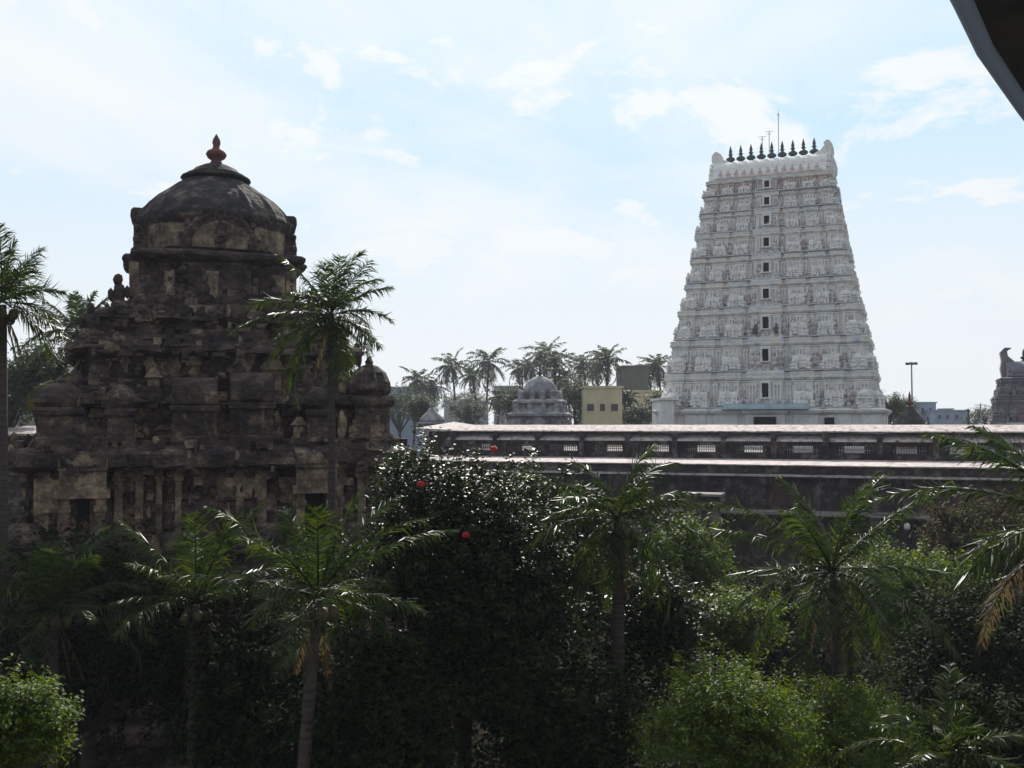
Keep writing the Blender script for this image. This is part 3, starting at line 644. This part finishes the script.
building('house', 'blue grey flat house half hidden behind the shrine tower', 380, 432, 388, 210, 'blue_wall', wins=((392, 398, 394, 400), (406, 412, 394, 400)))
building('house', 'pale beige two storey house behind the small white dome', 444, 487, 402, 190, 'pale_wall', wins=((450, 454, 406, 411), (462, 466, 406, 411), (474, 478, 406, 411)))
building('house', 'white flat house between two far palms, left of the stepped shrine', 494, 522, 387, 230, 'pale_wall', wins=((500, 505, 392, 397), (510, 515, 392, 397)))
building('house', 'cream yellow flat roofed house with dark windows', 584, 622, 388, 143, 'cream_wall', wins=((587, 594, 404, 411), (600, 605, 404, 411), (611, 618, 404, 411)))
building('house', 'low cream yellow annex next to the foot of the gateway tower', 624, 662, 392, 172, 'cream_wall', wins=((630, 635, 400, 406), (648, 653, 400, 406)))
building('water_tank_tower', 'dark grey block shaped tank house rising above the cream houses', 623, 648, 367, 185, 'tank_wall', cat='tank house')
building('wall_annex', 'pale plaster annex block joined to the left foot of the gateway tower', 661, 674, 400, 124, 'plaster', depth=8)
building('apartment_block', 'pale blue apartment block with two storeys behind the small spire', 918, 936, 403, 260, 'blue_wall', wins=((921, 924, 408, 414), (929, 932, 408, 414)))
building('apartment_block', 'long low lilac blue apartment block beyond the wall on the right', 934, 967, 411, 255, 'blue_wall', wins=((938, 941, 415, 419), (946, 949, 415, 419), (955, 958, 415, 419)))
building('house', 'small white house just right of the gateway tower foot', 890, 908, 411, 220, 'pale_wall')
building('roof_stairhead', 'grey rooftop stair house on the lilac apartment block', 945, 953, 409.5, 258, 'grey_wall', depth=4)
building('shed', 'long grey roofed shed left of the old shrine tower', -60, 42, 397, 95, 'grey_wall', depth=20)
sh = building('shed', 'low lit flat roofed shed behind the far left palm trunk', -50, 44, 436, 75, 'corridor_wall', depth=6, parapet=False)
mb = MB(); a_ = at(-50, 436, 75); b_ = at(44, 436, 75); hw_ = (b_.x - a_.x)/2 + .3; mb.hexa([(-hw_, -.4, a_.z + .02), (hw_, -.4, a_.z + .02), (hw_, 6.3, a_.z + .3), (-hw_, 6.3, a_.z + .3), (-hw_, -.4, a_.z + .18), (hw_, -.4, a_.z + .18), (hw_, 6.3, a_.z + .75), (-hw_, 6.3, a_.z + .75)]); mb.build('roof', 'lime_roof', sh)
# small white domed shrine, larger stepped shrine, small spire
c_ = at(432, 425, 120); t_ = thing('domed_shrine', 'small white domed shrine above the left end of the corridor roof', 'shrine', (c_.x, 120, 0))
a = MB(); a.lathe([(1.3, 0), (1.3, 12.0), (1.7, 12.15), (1.7, 12.3), (1.5, 12.4)], 12); a.build('wall', 'weathered_plaster', t_)
a = MB(); a.lathe([(1.6, 12.4), (1.4, 12.8), (.9, 13.3), (.5, 13.7), (.25, 14.1)], 16); a.build('dome', 'weathered_plaster', t_, True)
a = MB(); finial(a, Mx(0, 0, 14.0), 1.2, 8); a.build('finial', 'weathered_plaster', t_)
c_ = at(540, 425, 125); t_ = thing('stepped_shrine', 'grey white stepped shrine with round dome among the far palms', 'shrine', (c_.x, 125, 0), R(-10))
zz = 0
for i, (z0, z1, hw) in enumerate(((0, 11.6, 3.3), (11.6, 13.6, 2.9), (13.6, 15.2, 2.3))):
    a = MB(); loft_plan(a, plan(hw, hw, BW, BW), [(.3, z0), (.3, z0+.3), (0, z0+.5), (0, z1-.7), (.5, z1-.5), (.5, z1-.25), (0, z1)]); st = a.build('storey', 'weathered_plaster', t_)
    for k in range(4):
        for u in (-.85, -.28, .28, .85):
            a = MB(); kuta(a, Matrix.Rotation(k*PI/2, 4, 'Z') @ Matrix.Translation((u*hw, -hw+.1, z1 - .02)), .32, 1.2, 8); a.build('miniature_shrine', 'weathered_plaster', st)
a = MB(); a.lathe([(1.7, 15.2), (1.7, 15.9), (2.1, 16.1), (2.0, 16.8), (1.6, 17.4), (.9, 17.9), (.4, 18.1)], 20); a.build('dome', 'weathered_plaster', t_, True)
a = MB(); finial(a, Mx(0, 0, 18.0), 1.7, 8); a.build('finial', 'dark_metal', t_)
c_ = at(910, 425, 98); t_ = thing('small_spire', 'small pyramid spire with dark red finial above the corridor roof', 'shrine', (c_.x, 98, 0), R(10))
a = MB(); a.rect_loft([(0, 0), (0, 11.6), (.25, 11.7), (.25, 11.9)], 1.5, 1.5); a.build('wall', 'old_stone_pale', t_)
a = MB(); a.loops([[(r*math.cos(k*PI/4+.39), r*math.sin(k*PI/4+.39), z) for k in range(8)] for r, z in ((1.8, 11.9), (1.5, 12.3), (.9, 13.0), (.45, 13.5), (.25, 13.8))]); a.build('roof', 'dome_stone', t_)
a = MB(); finial(a, Mx(0, 0, 13.7), 1.6, 10); a.build('finial', 'terracotta', t_, True)
for (px, lb, h0) in ((893.5, 'stubby dark rooftop knob left of the small spire', .6), (928, 'stubby dark rooftop knob right of the small spire', .6)):
    c_ = at(px, 425, 80); a = MB(); finial(a, Matrix.Identity(4), .9, 8); o_ = a.build('roof_finial', 'dark_metal', CB); o_.location = CM.inverted() @ Vector((c_.x, 80, 11.85))
# masts and posts
c_ = at(912.5, 425, 180); t_ = thing('floodlight_mast', 'tall thin floodlight mast with a ring of lamps at its top', 'light mast', (c_.x, 180, 0))
a = MB(); a.tube([(0, 0, 0), (0, 0, 23.3)], [.22, .12], 8); a.build('pole', 'grey_wall', t_)
a = MB(); a.lathe([(.3, 22.9), (.75, 23.1), (.75, 23.25), (.3, 23.3)], 10); a.build('ring', 'grey_wall', t_)
for k in range(6):
    a = MB(); an = k*PI/3; a.box(-.25, .25, -.15, .15, -.2, .2, Mx(.8*math.cos(an), .8*math.sin(an), 23.05, an)); a.build('floodlight', 'dark_metal', t_)
c_ = at(968.5, 425, 78.5); a = MB(); a.tube([(0, 0, 0), (0, 0, 1.3)], [.10, .07], 8); a.lump((0, 0, 1.35), (.12, .12, .12)); o_ = a.build('roof_post', 'dark_metal'); o_.location = (c_.x, 78.5, 11.8); tag(o_, 'short dark post standing up on the corridor roof near the right', 'post')
c_ = at(981, 425, 190); t_ = thing('utility_pole', 'thin far utility pole with crossarms at the horizon on the right', 'pole', (c_.x, 190, 0))
a = MB(); a.tube([(0, 0, 0), (0, 0, 16.2)], [.14, .09], 6); a.build('pole', 'grey_wall', t_)
for z in (15.8, 14.9): a = MB(); a.box(-1.1, 1.1, -.06, .06, z-.06, z+.06); a.build('crossarm', 'grey_wall', t_)

# ---------------------------------------------------------------- vegetation
def fronds_np(rs, L_, el, nleaf, leafL, leafW, droop, hang):
    """one palm frond along +x; returns verts, quads of leaflets and rachis"""
    n = nleaf; s = np.linspace(0, 1, n)
    ang = el - droop * s**1.5                             # pitch along the frond
    dx = np.cos(ang)*L_/n; dz = np.sin(ang)*L_/n
    X = np.concatenate([[0], np.cumsum(dx)])[:n]; Z = np.concatenate([[0], np.cumsum(dz)])[:n]
    V = []; Q = []; b = 0
    st = int(n*.12)
    for side in (-1, 1):
        idx = np.arange(st, n); idx = idx[(rs.rand(len(idx)) > .10) & (np.sin(idx*rs.uniform(.25, .5) + rs.uniform(0, 6)) > -.93)]; m = len(idx); t = s[idx]
        ll = leafL * np.clip(np.sin(PI*(t*.86 + .10)), .12, 1)**.7 * rs.uniform(.6, 1.15, m)
        fw = rs.uniform(.25, 1.0, m) + t*.5                                 # leaning forward
        down = hang + .45*rs.normal(size=m)
        ca, sa = np.cos(ang[idx]), np.sin(ang[idx])
        base = np.stack([X[idx], np.zeros(m), Z[idx]], 1)
        d1 = np.stack([fw*ca, side*np.ones(m), fw*sa - down*.4], 1); d1 /= np.linalg.norm(d1, axis=1)[:, None]
        d2 = np.stack([fw*ca*.8, side*.75*np.ones(m), fw*sa*.6 - down*1.5], 1); d2 /= np.linalg.norm(d2, axis=1)[:, None]
        wv = np.stack([ca, np.zeros(m), sa], 1)*leafW/2
        tw = np.stack([-sa*.5, np.zeros(m), ca*.5], 1)*leafW*rs.uniform(-.5, .9, m)[:, None]
        wv = wv + tw
        mid = base + d1*(ll*.5)[:, None]; tip = mid + d2*(ll*.5)[:, None]
        P = np.stack([base - wv*.6, base + wv*.6, mid + wv, mid - wv, tip + wv*.12, tip - wv*.12], 1)
        V.append(P.reshape(-1, 3)); k = b + np.arange(m)[:, None]*6
        Q.append(np.concatenate([k + np.array([0, 1, 2, 3]), k + np.array([3, 2, 4, 5])])); b += m*6
    # rachis: flat tapered strip with a keel
    r = np.linspace(.045, .008, n)*(L_/4); k3 = np.stack([np.stack([X, r, Z], 1), np.stack([X, -r, Z], 1), np.stack([X, np.zeros(n), Z - r*1.5], 1)], 1)
    V.append(k3.reshape(-1, 3)); i = b + np.arange(n-1)[:, None]*3
    Q += [i + np.array([0, 3, 4, 1]), i + np.array([1, 4, 5, 2]), i + np.array([2, 5, 3, 0])]
    return np.concatenate(V), np.concatenate(Q)
def place(V, az, el, pos):
    c, s = math.cos(az), math.sin(az); M = np.array([[c, -s, 0], [s, c, 0], [0, 0, 1]]); return V @ M.T + np.array(pos)
def palm(label, crown, base, L_=3.8, nf=22, nleaf=56, leafL=.75, leafW=.034, r0=.2, seed=0, elr=(-35, 80), droop=(.7, 1.4), hang=.55, m='palm_leaf', coco=True, name='coconut_palm', group=None, wind=None, parts=True, dry=0, skirt=4):
    rs = np.random.RandomState(seed); base = Vector(base); crown = Vector(crown)
    t_ = thing(name, label, 'palm', base, 0, group); top = crown - base
    tr = MB(); path = []; rad = []
    k = 22
    for i in range(k + 1):
        s = i/k; path.append((top.x*s**1.6, top.y*s, top.z*s)); rad.append(r0*(1.35 - .35*min(1, s*6) - .35*s)*(1.05 if i % 2 else .97))
    tr.tube(path, rad, 10); tr.build('trunk', 'palm_bark', t_, True)
    allV, allQ, off = [], [], 0
    for i in range(nf):
        q = (i + .5)/nf; el = R(elr[1] + (elr[0] - elr[1])*q**.8); az = i*2.39996 + rs.uniform(-.3, .3)
        if wind is not None: az = az + .45*math.sin(wind - az)
        V, Q = fronds_np(rs, L_*rs.uniform(.72, 1.12)*(1 - .25*(q < .12)), el + R(rs.uniform(-9, 9)), nleaf, leafL*rs.uniform(.85, 1.1), leafW, rs.uniform(*droop)*(0.6 + .5*q), hang*rs.uniform(.4, 1.5)*(.4 + .9*q))
        V = place(V, az, el, (top.x, top.y, top.z + .1))
        mm = 'palm_leaf_dry' if (i >= nf - dry) else m
        if parts: np_mesh('frond', V, Q, mm, t_)
        else: allV.append(V); allQ.append(Q + off); off += len(V)
    if parts and skirt:
        for i in range(skirt):
            V, Q = fronds_np(rs, L_*rs.uniform(.5, .8), R(rs.uniform(-80, -55)), nleaf//2, leafL*.6, leafW, rs.uniform(.1, .4), 1.5)
            np_mesh('dead_frond', place(V, i*2.1 + rs.uniform(0, 1), 0, (top.x, top.y, top.z - .05)), Q, 'palm_leaf_dry', t_)
    if not parts: np_mesh('crown', np.concatenate(allV), np.concatenate(allQ), m, t_)
    if coco:
        for i in range(5):
            a = i*1.3; c = MB(); c.lump((top.x + .3*math.cos(a), top.y + .3*math.sin(a), top.z - .25 - .1*(i % 2)), (.13, .13, .16), 8, 5, .02); c.build('coconut', 'coconut_husk', t_, True)
    return t_

def leaf_cloud(rs, blobs, n, size, aspect=.5, shell=.55):
    """blobs: (x,y,z,rx,ry,rz). Returns verts/quads of n folded leaves spread over the outer part of the blobs"""
    B = np.array(blobs, float); wgt = (B[:, 3]*B[:, 4] + B[:, 3]*B[:, 5]); wgt /= wgt.sum()
    nt_ = max(12, n//26); k = rs.choice(len(B), nt_, p=wgt); d = rs.normal(size=(nt_, 3)); d /= np.linalg.norm(d, axis=1)[:, None]
    r = (shell + (1 - shell)*rs.rand(nt_))**.7 * (1 + .16*rs.normal(size=nt_)); T0 = B[k, :3] + d*B[k, 3:6]*r[:, None]
    tl = size*rs.uniform(2.5, 6.5, nt_)[:, None]; td = d + rs.normal(size=(nt_, 3))*.5 + np.array([0, 0, .25]); td /= np.linalg.norm(td, axis=1)[:, None]
    j = rs.randint(0, nt_, n); C = T0[j] + td[j]*tl[j]*rs.rand(n)[:, None] + rs.normal(size=(n, 3))*size*.55; d = td[j]
    up = np.array([0, 0, 1.0]); nrm = d*.6 + up*.75 + rs.normal(size=(n, 3))*.55; nrm /= np.linalg.norm(nrm, axis=1)[:, None]
    t = np.cross(nrm, rs.normal(size=(n, 3))); t /= np.linalg.norm(t, axis=1)[:, None]; u = np.cross(nrm, t)
    s = size*rs.uniform(.6, 1.25, n)[:, None]
    V = np.stack([C - t*s*.5, C + u*s*aspect*.5 + nrm*s*.05, C + t*s*.5 - nrm*s*.12, C - u*s*aspect*.5 + nrm*s*.05], 1).reshape(-1, 3)
    Q = np.arange(n*4).reshape(n, 4); return V, Q
def tree(label, px, py, Y, rx, rz, n, leaf, m='leaf_dark', seed=0, name='broadleaf_tree', nb=14, ry=None, group=None, cat='tree', blob=.42, aspect=.5, trunk=True, lean=0, parts=None, floor=0.3):
    rs = np.random.RandomState(seed + 100); c = at(px, py, Y); s = Y/F; rx *= s; rz *= s; ry = ry or rx
    t_ = thing(name, label, cat, (c.x, Y, 0), 0, group); blobs = []
    for i in range(nb):
        d = rs.normal(size=3); d /= np.linalg.norm(d); q = rs.uniform(.35, .80)
        b = blob*rs.uniform(.7, 1.3); z = c.z + d[2]*rz*q
        blobs.append((d[0]*rx*q, d[1]*ry*q, max(z, floor), rx*b, ry*b, rz*b*rs.uniform(.6, .9)))
    V, Q = leaf_cloud(rs, blobs, n, leaf, aspect); keep = V.reshape(-1, 4, 3)[:, :, 2].min(1) > .05
    Q = Q[keep]; np_mesh('crown', V, Q, m, t_)
    if trunk:
        tr = MB(); r = max(.05, min(.3, rx*.07)); h = max(.5, c.z - rz*.35)
        tr.tube([(lean, 0, 0), (lean*.6, 0, h*.45), (0, 0, h)], [r*1.3, r, r*.7], 9)
        for b in blobs[:9]: tr.tube([(0, 0, h*.75), (b[0]*.5, b[1]*.5, (h*.75 + b[2])/2 + .1), (b[0], b[1], b[2])], [r*.55, r*.4, r*.12], 6)
        tr.build('trunk', 'bark', t_, True)
    return t_, blobs

# near garden ---------------------------------------------------
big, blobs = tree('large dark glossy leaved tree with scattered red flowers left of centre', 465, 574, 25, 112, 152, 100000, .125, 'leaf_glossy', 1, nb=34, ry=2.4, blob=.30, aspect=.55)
rs = np.random.RandomState(5)
for (px, py) in ((494, 449), (421, 484), (466, 535)):
    p = at(px, py, 22.6) - big.location; f_ = MB()
    for k in range(5): a = k*2*PI/5; f_.lump((p.x + .05*math.cos(a), p.y + rs.uniform(-.04, .04), p.z + .04*math.sin(a)), (.05, .03, .035), 6, 4, .1)
    f_.build('flower', 'flower_red', big)
tree('dark bushy treetop filling the gap left of the middle palm trunk', 556, 560, 29, 62, 95, 26000, .17, 'leaf_glossy', 2, nb=20, blob=.34)
tree('bright round green tree before the corridor wall, right of the middle palm', 690, 566, 45, 38, 46, 14000, .24, 'leaf_bright', 3, nb=16)
tree('dark leafy shrub with sparkling leaves beside the middle palm trunk', 652, 630, 27, 42, 75, 15000, .16, 'leaf_glossy', 4, nb=16)
tree('broad dark tree under the corridor wall behind the drooping palm', 775, 640, 46, 85, 68, 24000, .25, 'leaf_dark', 5, nb=20)
tree('pale green leafy shrub between bright tree and drooping palm', 735, 625, 36, 34, 34, 8000, .18, 'leaf_bright', 6, nb=12)
tree('mid green spreading tree right of the drooping palm', 905, 600, 42, 62, 52, 20000, .2, 'leaf_bright', 7, nb=20)
tree('reddish brown leaved tree under the right end of the corridor', 985, 548, 50, 55, 42, 14000, .25, 'leaf_brown', 8, nb=14)
tree('dark thick tree below the hanging frond at the right', 985, 660, 30, 80, 70, 22000, .19, 'leaf_dark', 9, nb=20)
tree('feathery bright green bush at the bottom right of centre', 735, 735, 19.5, 78, 62, 30000, .105, 'leaf_bright', 10, nb=24, aspect=.35)
tree('feathery green bush at the foot of the drooping palm', 855, 745, 23, 80, 55, 24000, .11, 'leaf_bright', 11, nb=22, aspect=.35)
tree('dark shrub filling the lower right corner', 1000, 760, 18, 60, 60, 16000, .12, 'leaf_dark', 12, nb=16)
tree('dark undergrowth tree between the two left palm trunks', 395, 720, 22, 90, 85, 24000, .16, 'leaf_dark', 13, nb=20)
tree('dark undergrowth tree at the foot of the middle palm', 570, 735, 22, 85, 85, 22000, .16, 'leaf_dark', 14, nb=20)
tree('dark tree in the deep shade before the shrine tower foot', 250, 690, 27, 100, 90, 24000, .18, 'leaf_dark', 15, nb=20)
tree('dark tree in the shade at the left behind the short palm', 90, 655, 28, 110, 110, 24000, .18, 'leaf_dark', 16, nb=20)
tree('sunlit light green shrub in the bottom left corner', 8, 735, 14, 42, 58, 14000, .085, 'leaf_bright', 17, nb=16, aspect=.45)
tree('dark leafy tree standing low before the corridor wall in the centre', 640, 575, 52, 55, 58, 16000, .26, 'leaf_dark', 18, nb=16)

rs = np.random.RandomState(77); gx = rs.uniform(-26, 34, 900); gy = rs.uniform(9, 62, 900)
gb = [(x, y, .3, rs.uniform(.8, 1.8), rs.uniform(.8, 1.8), rs.uniform(.4, 1.6)) for x, y in zip(gx, gy) if not (x < -3 and y > 31) and y < 70 - (x - 18.8)*.36 - 6]
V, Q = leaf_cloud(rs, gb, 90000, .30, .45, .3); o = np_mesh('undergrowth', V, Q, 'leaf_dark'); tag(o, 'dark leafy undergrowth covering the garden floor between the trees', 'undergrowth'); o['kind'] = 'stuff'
# near palms ---------------------------------------------------
def pl_(label, cpx, cpy, Y, bpx, Yb=None, **k):
    c = at(cpx, cpy, Y); Yb = Yb or Y; b = at(bpx, 425, Yb); return palm(label, (c.x, c.y, c.z), (b.x, Yb, 0), **k)
pl_('leaning palm with pale trunk left of centre, lit fronds against the shrine tower', 318, 600, 20, 296, L_=2.9, nf=17, nleaf=92, leafL=.62, leafW=.032, r0=.17, seed=1, elr=(-8, 89), droop=(.3, 1.1))
pl_('short palm at the far side of the garden before the shrine tower', 196, 605, 26, 196, L_=3.1, nf=18, nleaf=87, leafL=.65, seed=2, elr=(0, 88), r0=.15, droop=(.3, 1.0))
pl_('dark shaded palm left of the garden before the tower niche', 55, 612, 25, 60, L_=3.2, nf=18, nleaf=87, leafL=.7, seed=3, elr=(-10, 86), r0=.15)
pl_('middle palm with straight ringed trunk right of the flowering tree', 618, 522, 24, 617, L_=2.9, nf=22, nleaf=87, leafL=.7, seed=4, elr=(-45, 78), r0=.19, droop=(.9, 1.7), hang=.8)
pl_('drooping palm with many hanging fronds before the corridor wall', 832, 575, 25, 842, L_=3.4, nf=24, nleaf=92, leafL=.75, seed=5, elr=(-35, 89), r0=.18, droop=(.4, 1.4), hang=.8)
pl_('palm beyond the right picture edge reaching in with long fronds', 1092, 535, 16, 1100, L_=3.2, nf=20, nleaf=101, leafL=.7, leafW=.03, seed=6, elr=(-25, 75), r0=.18, droop=(.6, 1.2), dry=2)
pl_('tall palm standing close before the right side of the shrine tower', 331, 318, 30, 334, L_=2.9, nf=26, nleaf=90, leafL=.7, leafW=.034, seed=7, hang=.55, elr=(-50, 89), r0=.16, droop=(.4, 1.5))
pl_('tall thin palm at the left picture edge', 2, 305, 26, 9, L_=2.0, nf=17, nleaf=81, leafL=.75, seed=8, hang=.3, elr=(-30, 89), r0=.17, droop=(.4, 1.2))
pl_('palm beyond the shrine tower with crown against the sky at the left', 78, 332, 62, 82, L_=4.0, nf=20, nleaf=63, leafL=.9, leafW=.09, seed=9, elr=(-30, 80), r0=.22, m='palm_leaf_far')
pl_('low young palm at the lower right near the corner', 945, 765, 17, 945, L_=1.7, nf=14, nleaf=72, leafL=.45, leafW=.035, seed=10, elr=(5, 85), r0=.12, coco=False)
pl_('slim palm trunk and thin crown between leaning palm and flowering tree', 352, 640, 23, 348, L_=2.4, nf=12, nleaf=72, leafL=.55, seed=12, elr=(-20, 80), r0=.13, coco=False)

# far palms, bushes and trees -----------------------------------
FP = [(418, 380, 190, 30), (452, 366, 200, 36), (489, 362, 195, 44), (521, 368, 230, 30), (545, 354, 215, 40), (583, 364, 205, 36), (608, 360, 180, 40), (658, 366, 200, 34), (640, 382, 190, 26), (566, 378, 185, 36), (500, 398, 170, 26), (628, 398, 150, 24), (434, 386, 210, 26), (473, 376, 215, 28), (532, 368, 225, 30), (596, 370, 220, 30), (556, 362, 190, 34), (649, 372, 215, 28)]
FL = ['leftmost far palm beside the blue grey house', 'far palm with ragged crown left of the thick dark palm', 'thick crowned far palm left of the stepped shrine', 'small distant palm just left of the shrine dome', 'tallest far palm rising behind the stepped shrine dome', 'far palm between shrine dome and cream house', 'windswept far palm above the cream house', 'far palm touching the left edge of the gateway tower', 'low far palm before the dark tank house', 'far palm close right of the stepped shrine', 'low palm on the left of the stepped shrine base', 'small low palm before the cream annex', 'low hazy palm between the two leftmost far palms', 'hazy palm between the ragged palm and the thick crowned palm', 'hazy palm left of the tallest far palm', 'hazy palm behind the roof of the cream house', 'full crowned palm just right of the tallest far palm', 'hazy palm over the right corner of the dark tank house']
for i, (px, py, Y, wpx) in enumerate(FP):
    c = at(px, py, Y); L_ = wpx*Y/F*.74
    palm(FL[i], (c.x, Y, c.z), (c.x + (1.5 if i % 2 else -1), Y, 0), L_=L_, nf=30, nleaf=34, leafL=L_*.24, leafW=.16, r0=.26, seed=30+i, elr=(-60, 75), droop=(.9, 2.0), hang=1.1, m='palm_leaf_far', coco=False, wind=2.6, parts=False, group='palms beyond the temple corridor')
FT = [(400, 405, 160, 30, 22), (470, 412, 175, 22, 16), (512, 402, 150, 18, 18), (575, 400, 150, 20, 24), (602, 420, 150, 18, 7), (657, 408, 150, 9, 18), (636, 417, 145, 16, 9), (422, 412, 140, 14, 12), (458, 398, 235, 34, 14), (560, 390, 240, 34, 18), (888, 412, 150, 14, 12), (985, 417, 200, 22, 9), (905, 408, 240, 14, 10), (672, 385, 210, 12, 16)]
FTL = ['hazy tree peeping out right of the shrine tower', 'low green tree in front of the beige house', 'dark round tree left of the stepped shrine', 'tall leafy tree right of the stepped shrine', 'low bush before the cream house windows', 'slim green tree before the cream annex', 'low tree before the dark tank house', 'small bush beside the small white dome', 'wide distant tree behind the far palms on the left', 'wide distant tree behind the far palms in the middle', 'green bush at the right foot of the gateway tower', 'low scrubby tree at the foot of the utility pole', 'pale distant tree behind the small spire', 'distant tree touching the left side of the gateway tower']
for i, (px, py, Y, rx, rz) in enumerate(FT):
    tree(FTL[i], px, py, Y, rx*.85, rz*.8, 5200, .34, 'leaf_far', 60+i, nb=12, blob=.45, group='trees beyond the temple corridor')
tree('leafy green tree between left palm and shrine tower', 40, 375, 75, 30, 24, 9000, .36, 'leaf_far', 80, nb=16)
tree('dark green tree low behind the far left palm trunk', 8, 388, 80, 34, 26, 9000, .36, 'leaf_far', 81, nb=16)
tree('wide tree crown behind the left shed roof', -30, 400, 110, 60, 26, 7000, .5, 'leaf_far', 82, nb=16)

# ---------------------------------------------------------------- the house the photographer stands on: metal canopy edge top right
VB = thing('canopy_roof', 'dark metal canopy roof edge jutting in at the top right corner', 'canopy', (0, 0, 0))
ray = lambda px, py, h: Vector((0, 0, H)) + (at(px, py, 1) - Vector((0, 0, H)))*(h/(at(px, py, 1).z - H))
e1 = ray(963, 0, 1.2); e2 = ray(985, 48, 1.19); e3 = ray(1024, 106, 1.17); e0 = e1 + (e1 - e2)*8; e0.z = H + 1.2; e4 = e3 + (e3 - e2)*4; e4.z = H + 1.16
side = Vector((.95, -.65, .18)).normalized()*6; up = Vector((0, 0, .03))
cs = MB(); E = [e0, e1, e2, e3, e4]
for a, b in zip(E[:-1], E[1:]):
    cs.hexa([a, b, b + side, a + side, a + up, b + up, b + side + up, a + side + up])
cs.build('metal_sheet', 'dark_metal', VB)
lp = MB(); lp.tube([p + Vector((0, 0, -.005)) for p in E], .028, 8); lp.build('rolled_edge', 'blue_wall', VB, True)
for k in range(5):
    a = e0 + (e3 - e0)*(.38 + k*.19) + side*.06; pm = MB(); pm.tube([a + Vector((0, 0, -.07)), a + side*.9 + Vector((0, 0, -.07))], .045, 6); pm.build('purlin', 'dark_metal', VB)
for q in (e0 + side*.5, e3 + side*.5):
    pm = MB(); pm.tube([(q.x, q.y, 0), (q.x, q.y, q.z)], .06, 8); pm.build('post', 'dark_metal', VB)
HS = thing('house', 'unseen house behind the viewpoint carrying the metal canopy, enlarged to block sky light', 'building', (0, 0, 0))
hm = MB(); hm.box(-26, 30, -14, -.9, 0, 10.4); hm.build('wall', 'grey_wall', HS)
hm = MB(); hm.box(-26, 30, -14, -2.4, 10.4, 25); hm.build('upper_wall', 'grey_wall', HS)  # added upper storey, out of view, tall and wide to block the sky behind

# ---------------------------------------------------------------- haze
hz = MB(); hz.box(-420, 420, -60, 420, -1, 56); ho = hz.build('haze', 'dark_hole'); ho['kind'] = 'stuff'
hmt = bpy.data.materials.new('haze_air'); hmt.use_nodes = True; t = hmt.node_tree; t.nodes.clear()
o = t.nodes.new('ShaderNodeOutputMaterial'); v = t.nodes.new('ShaderNodeVolumePrincipled'); v.inputs['Density'].default_value = .00033
v.inputs['Color'].default_value = (.84, .88, 1.0, 1); v.inputs['Anisotropy'].default_value = 0.0
t.links.new(v.outputs[0], o.inputs['Volume']); ho.data.materials.clear(); ho.data.materials.append(hmt)
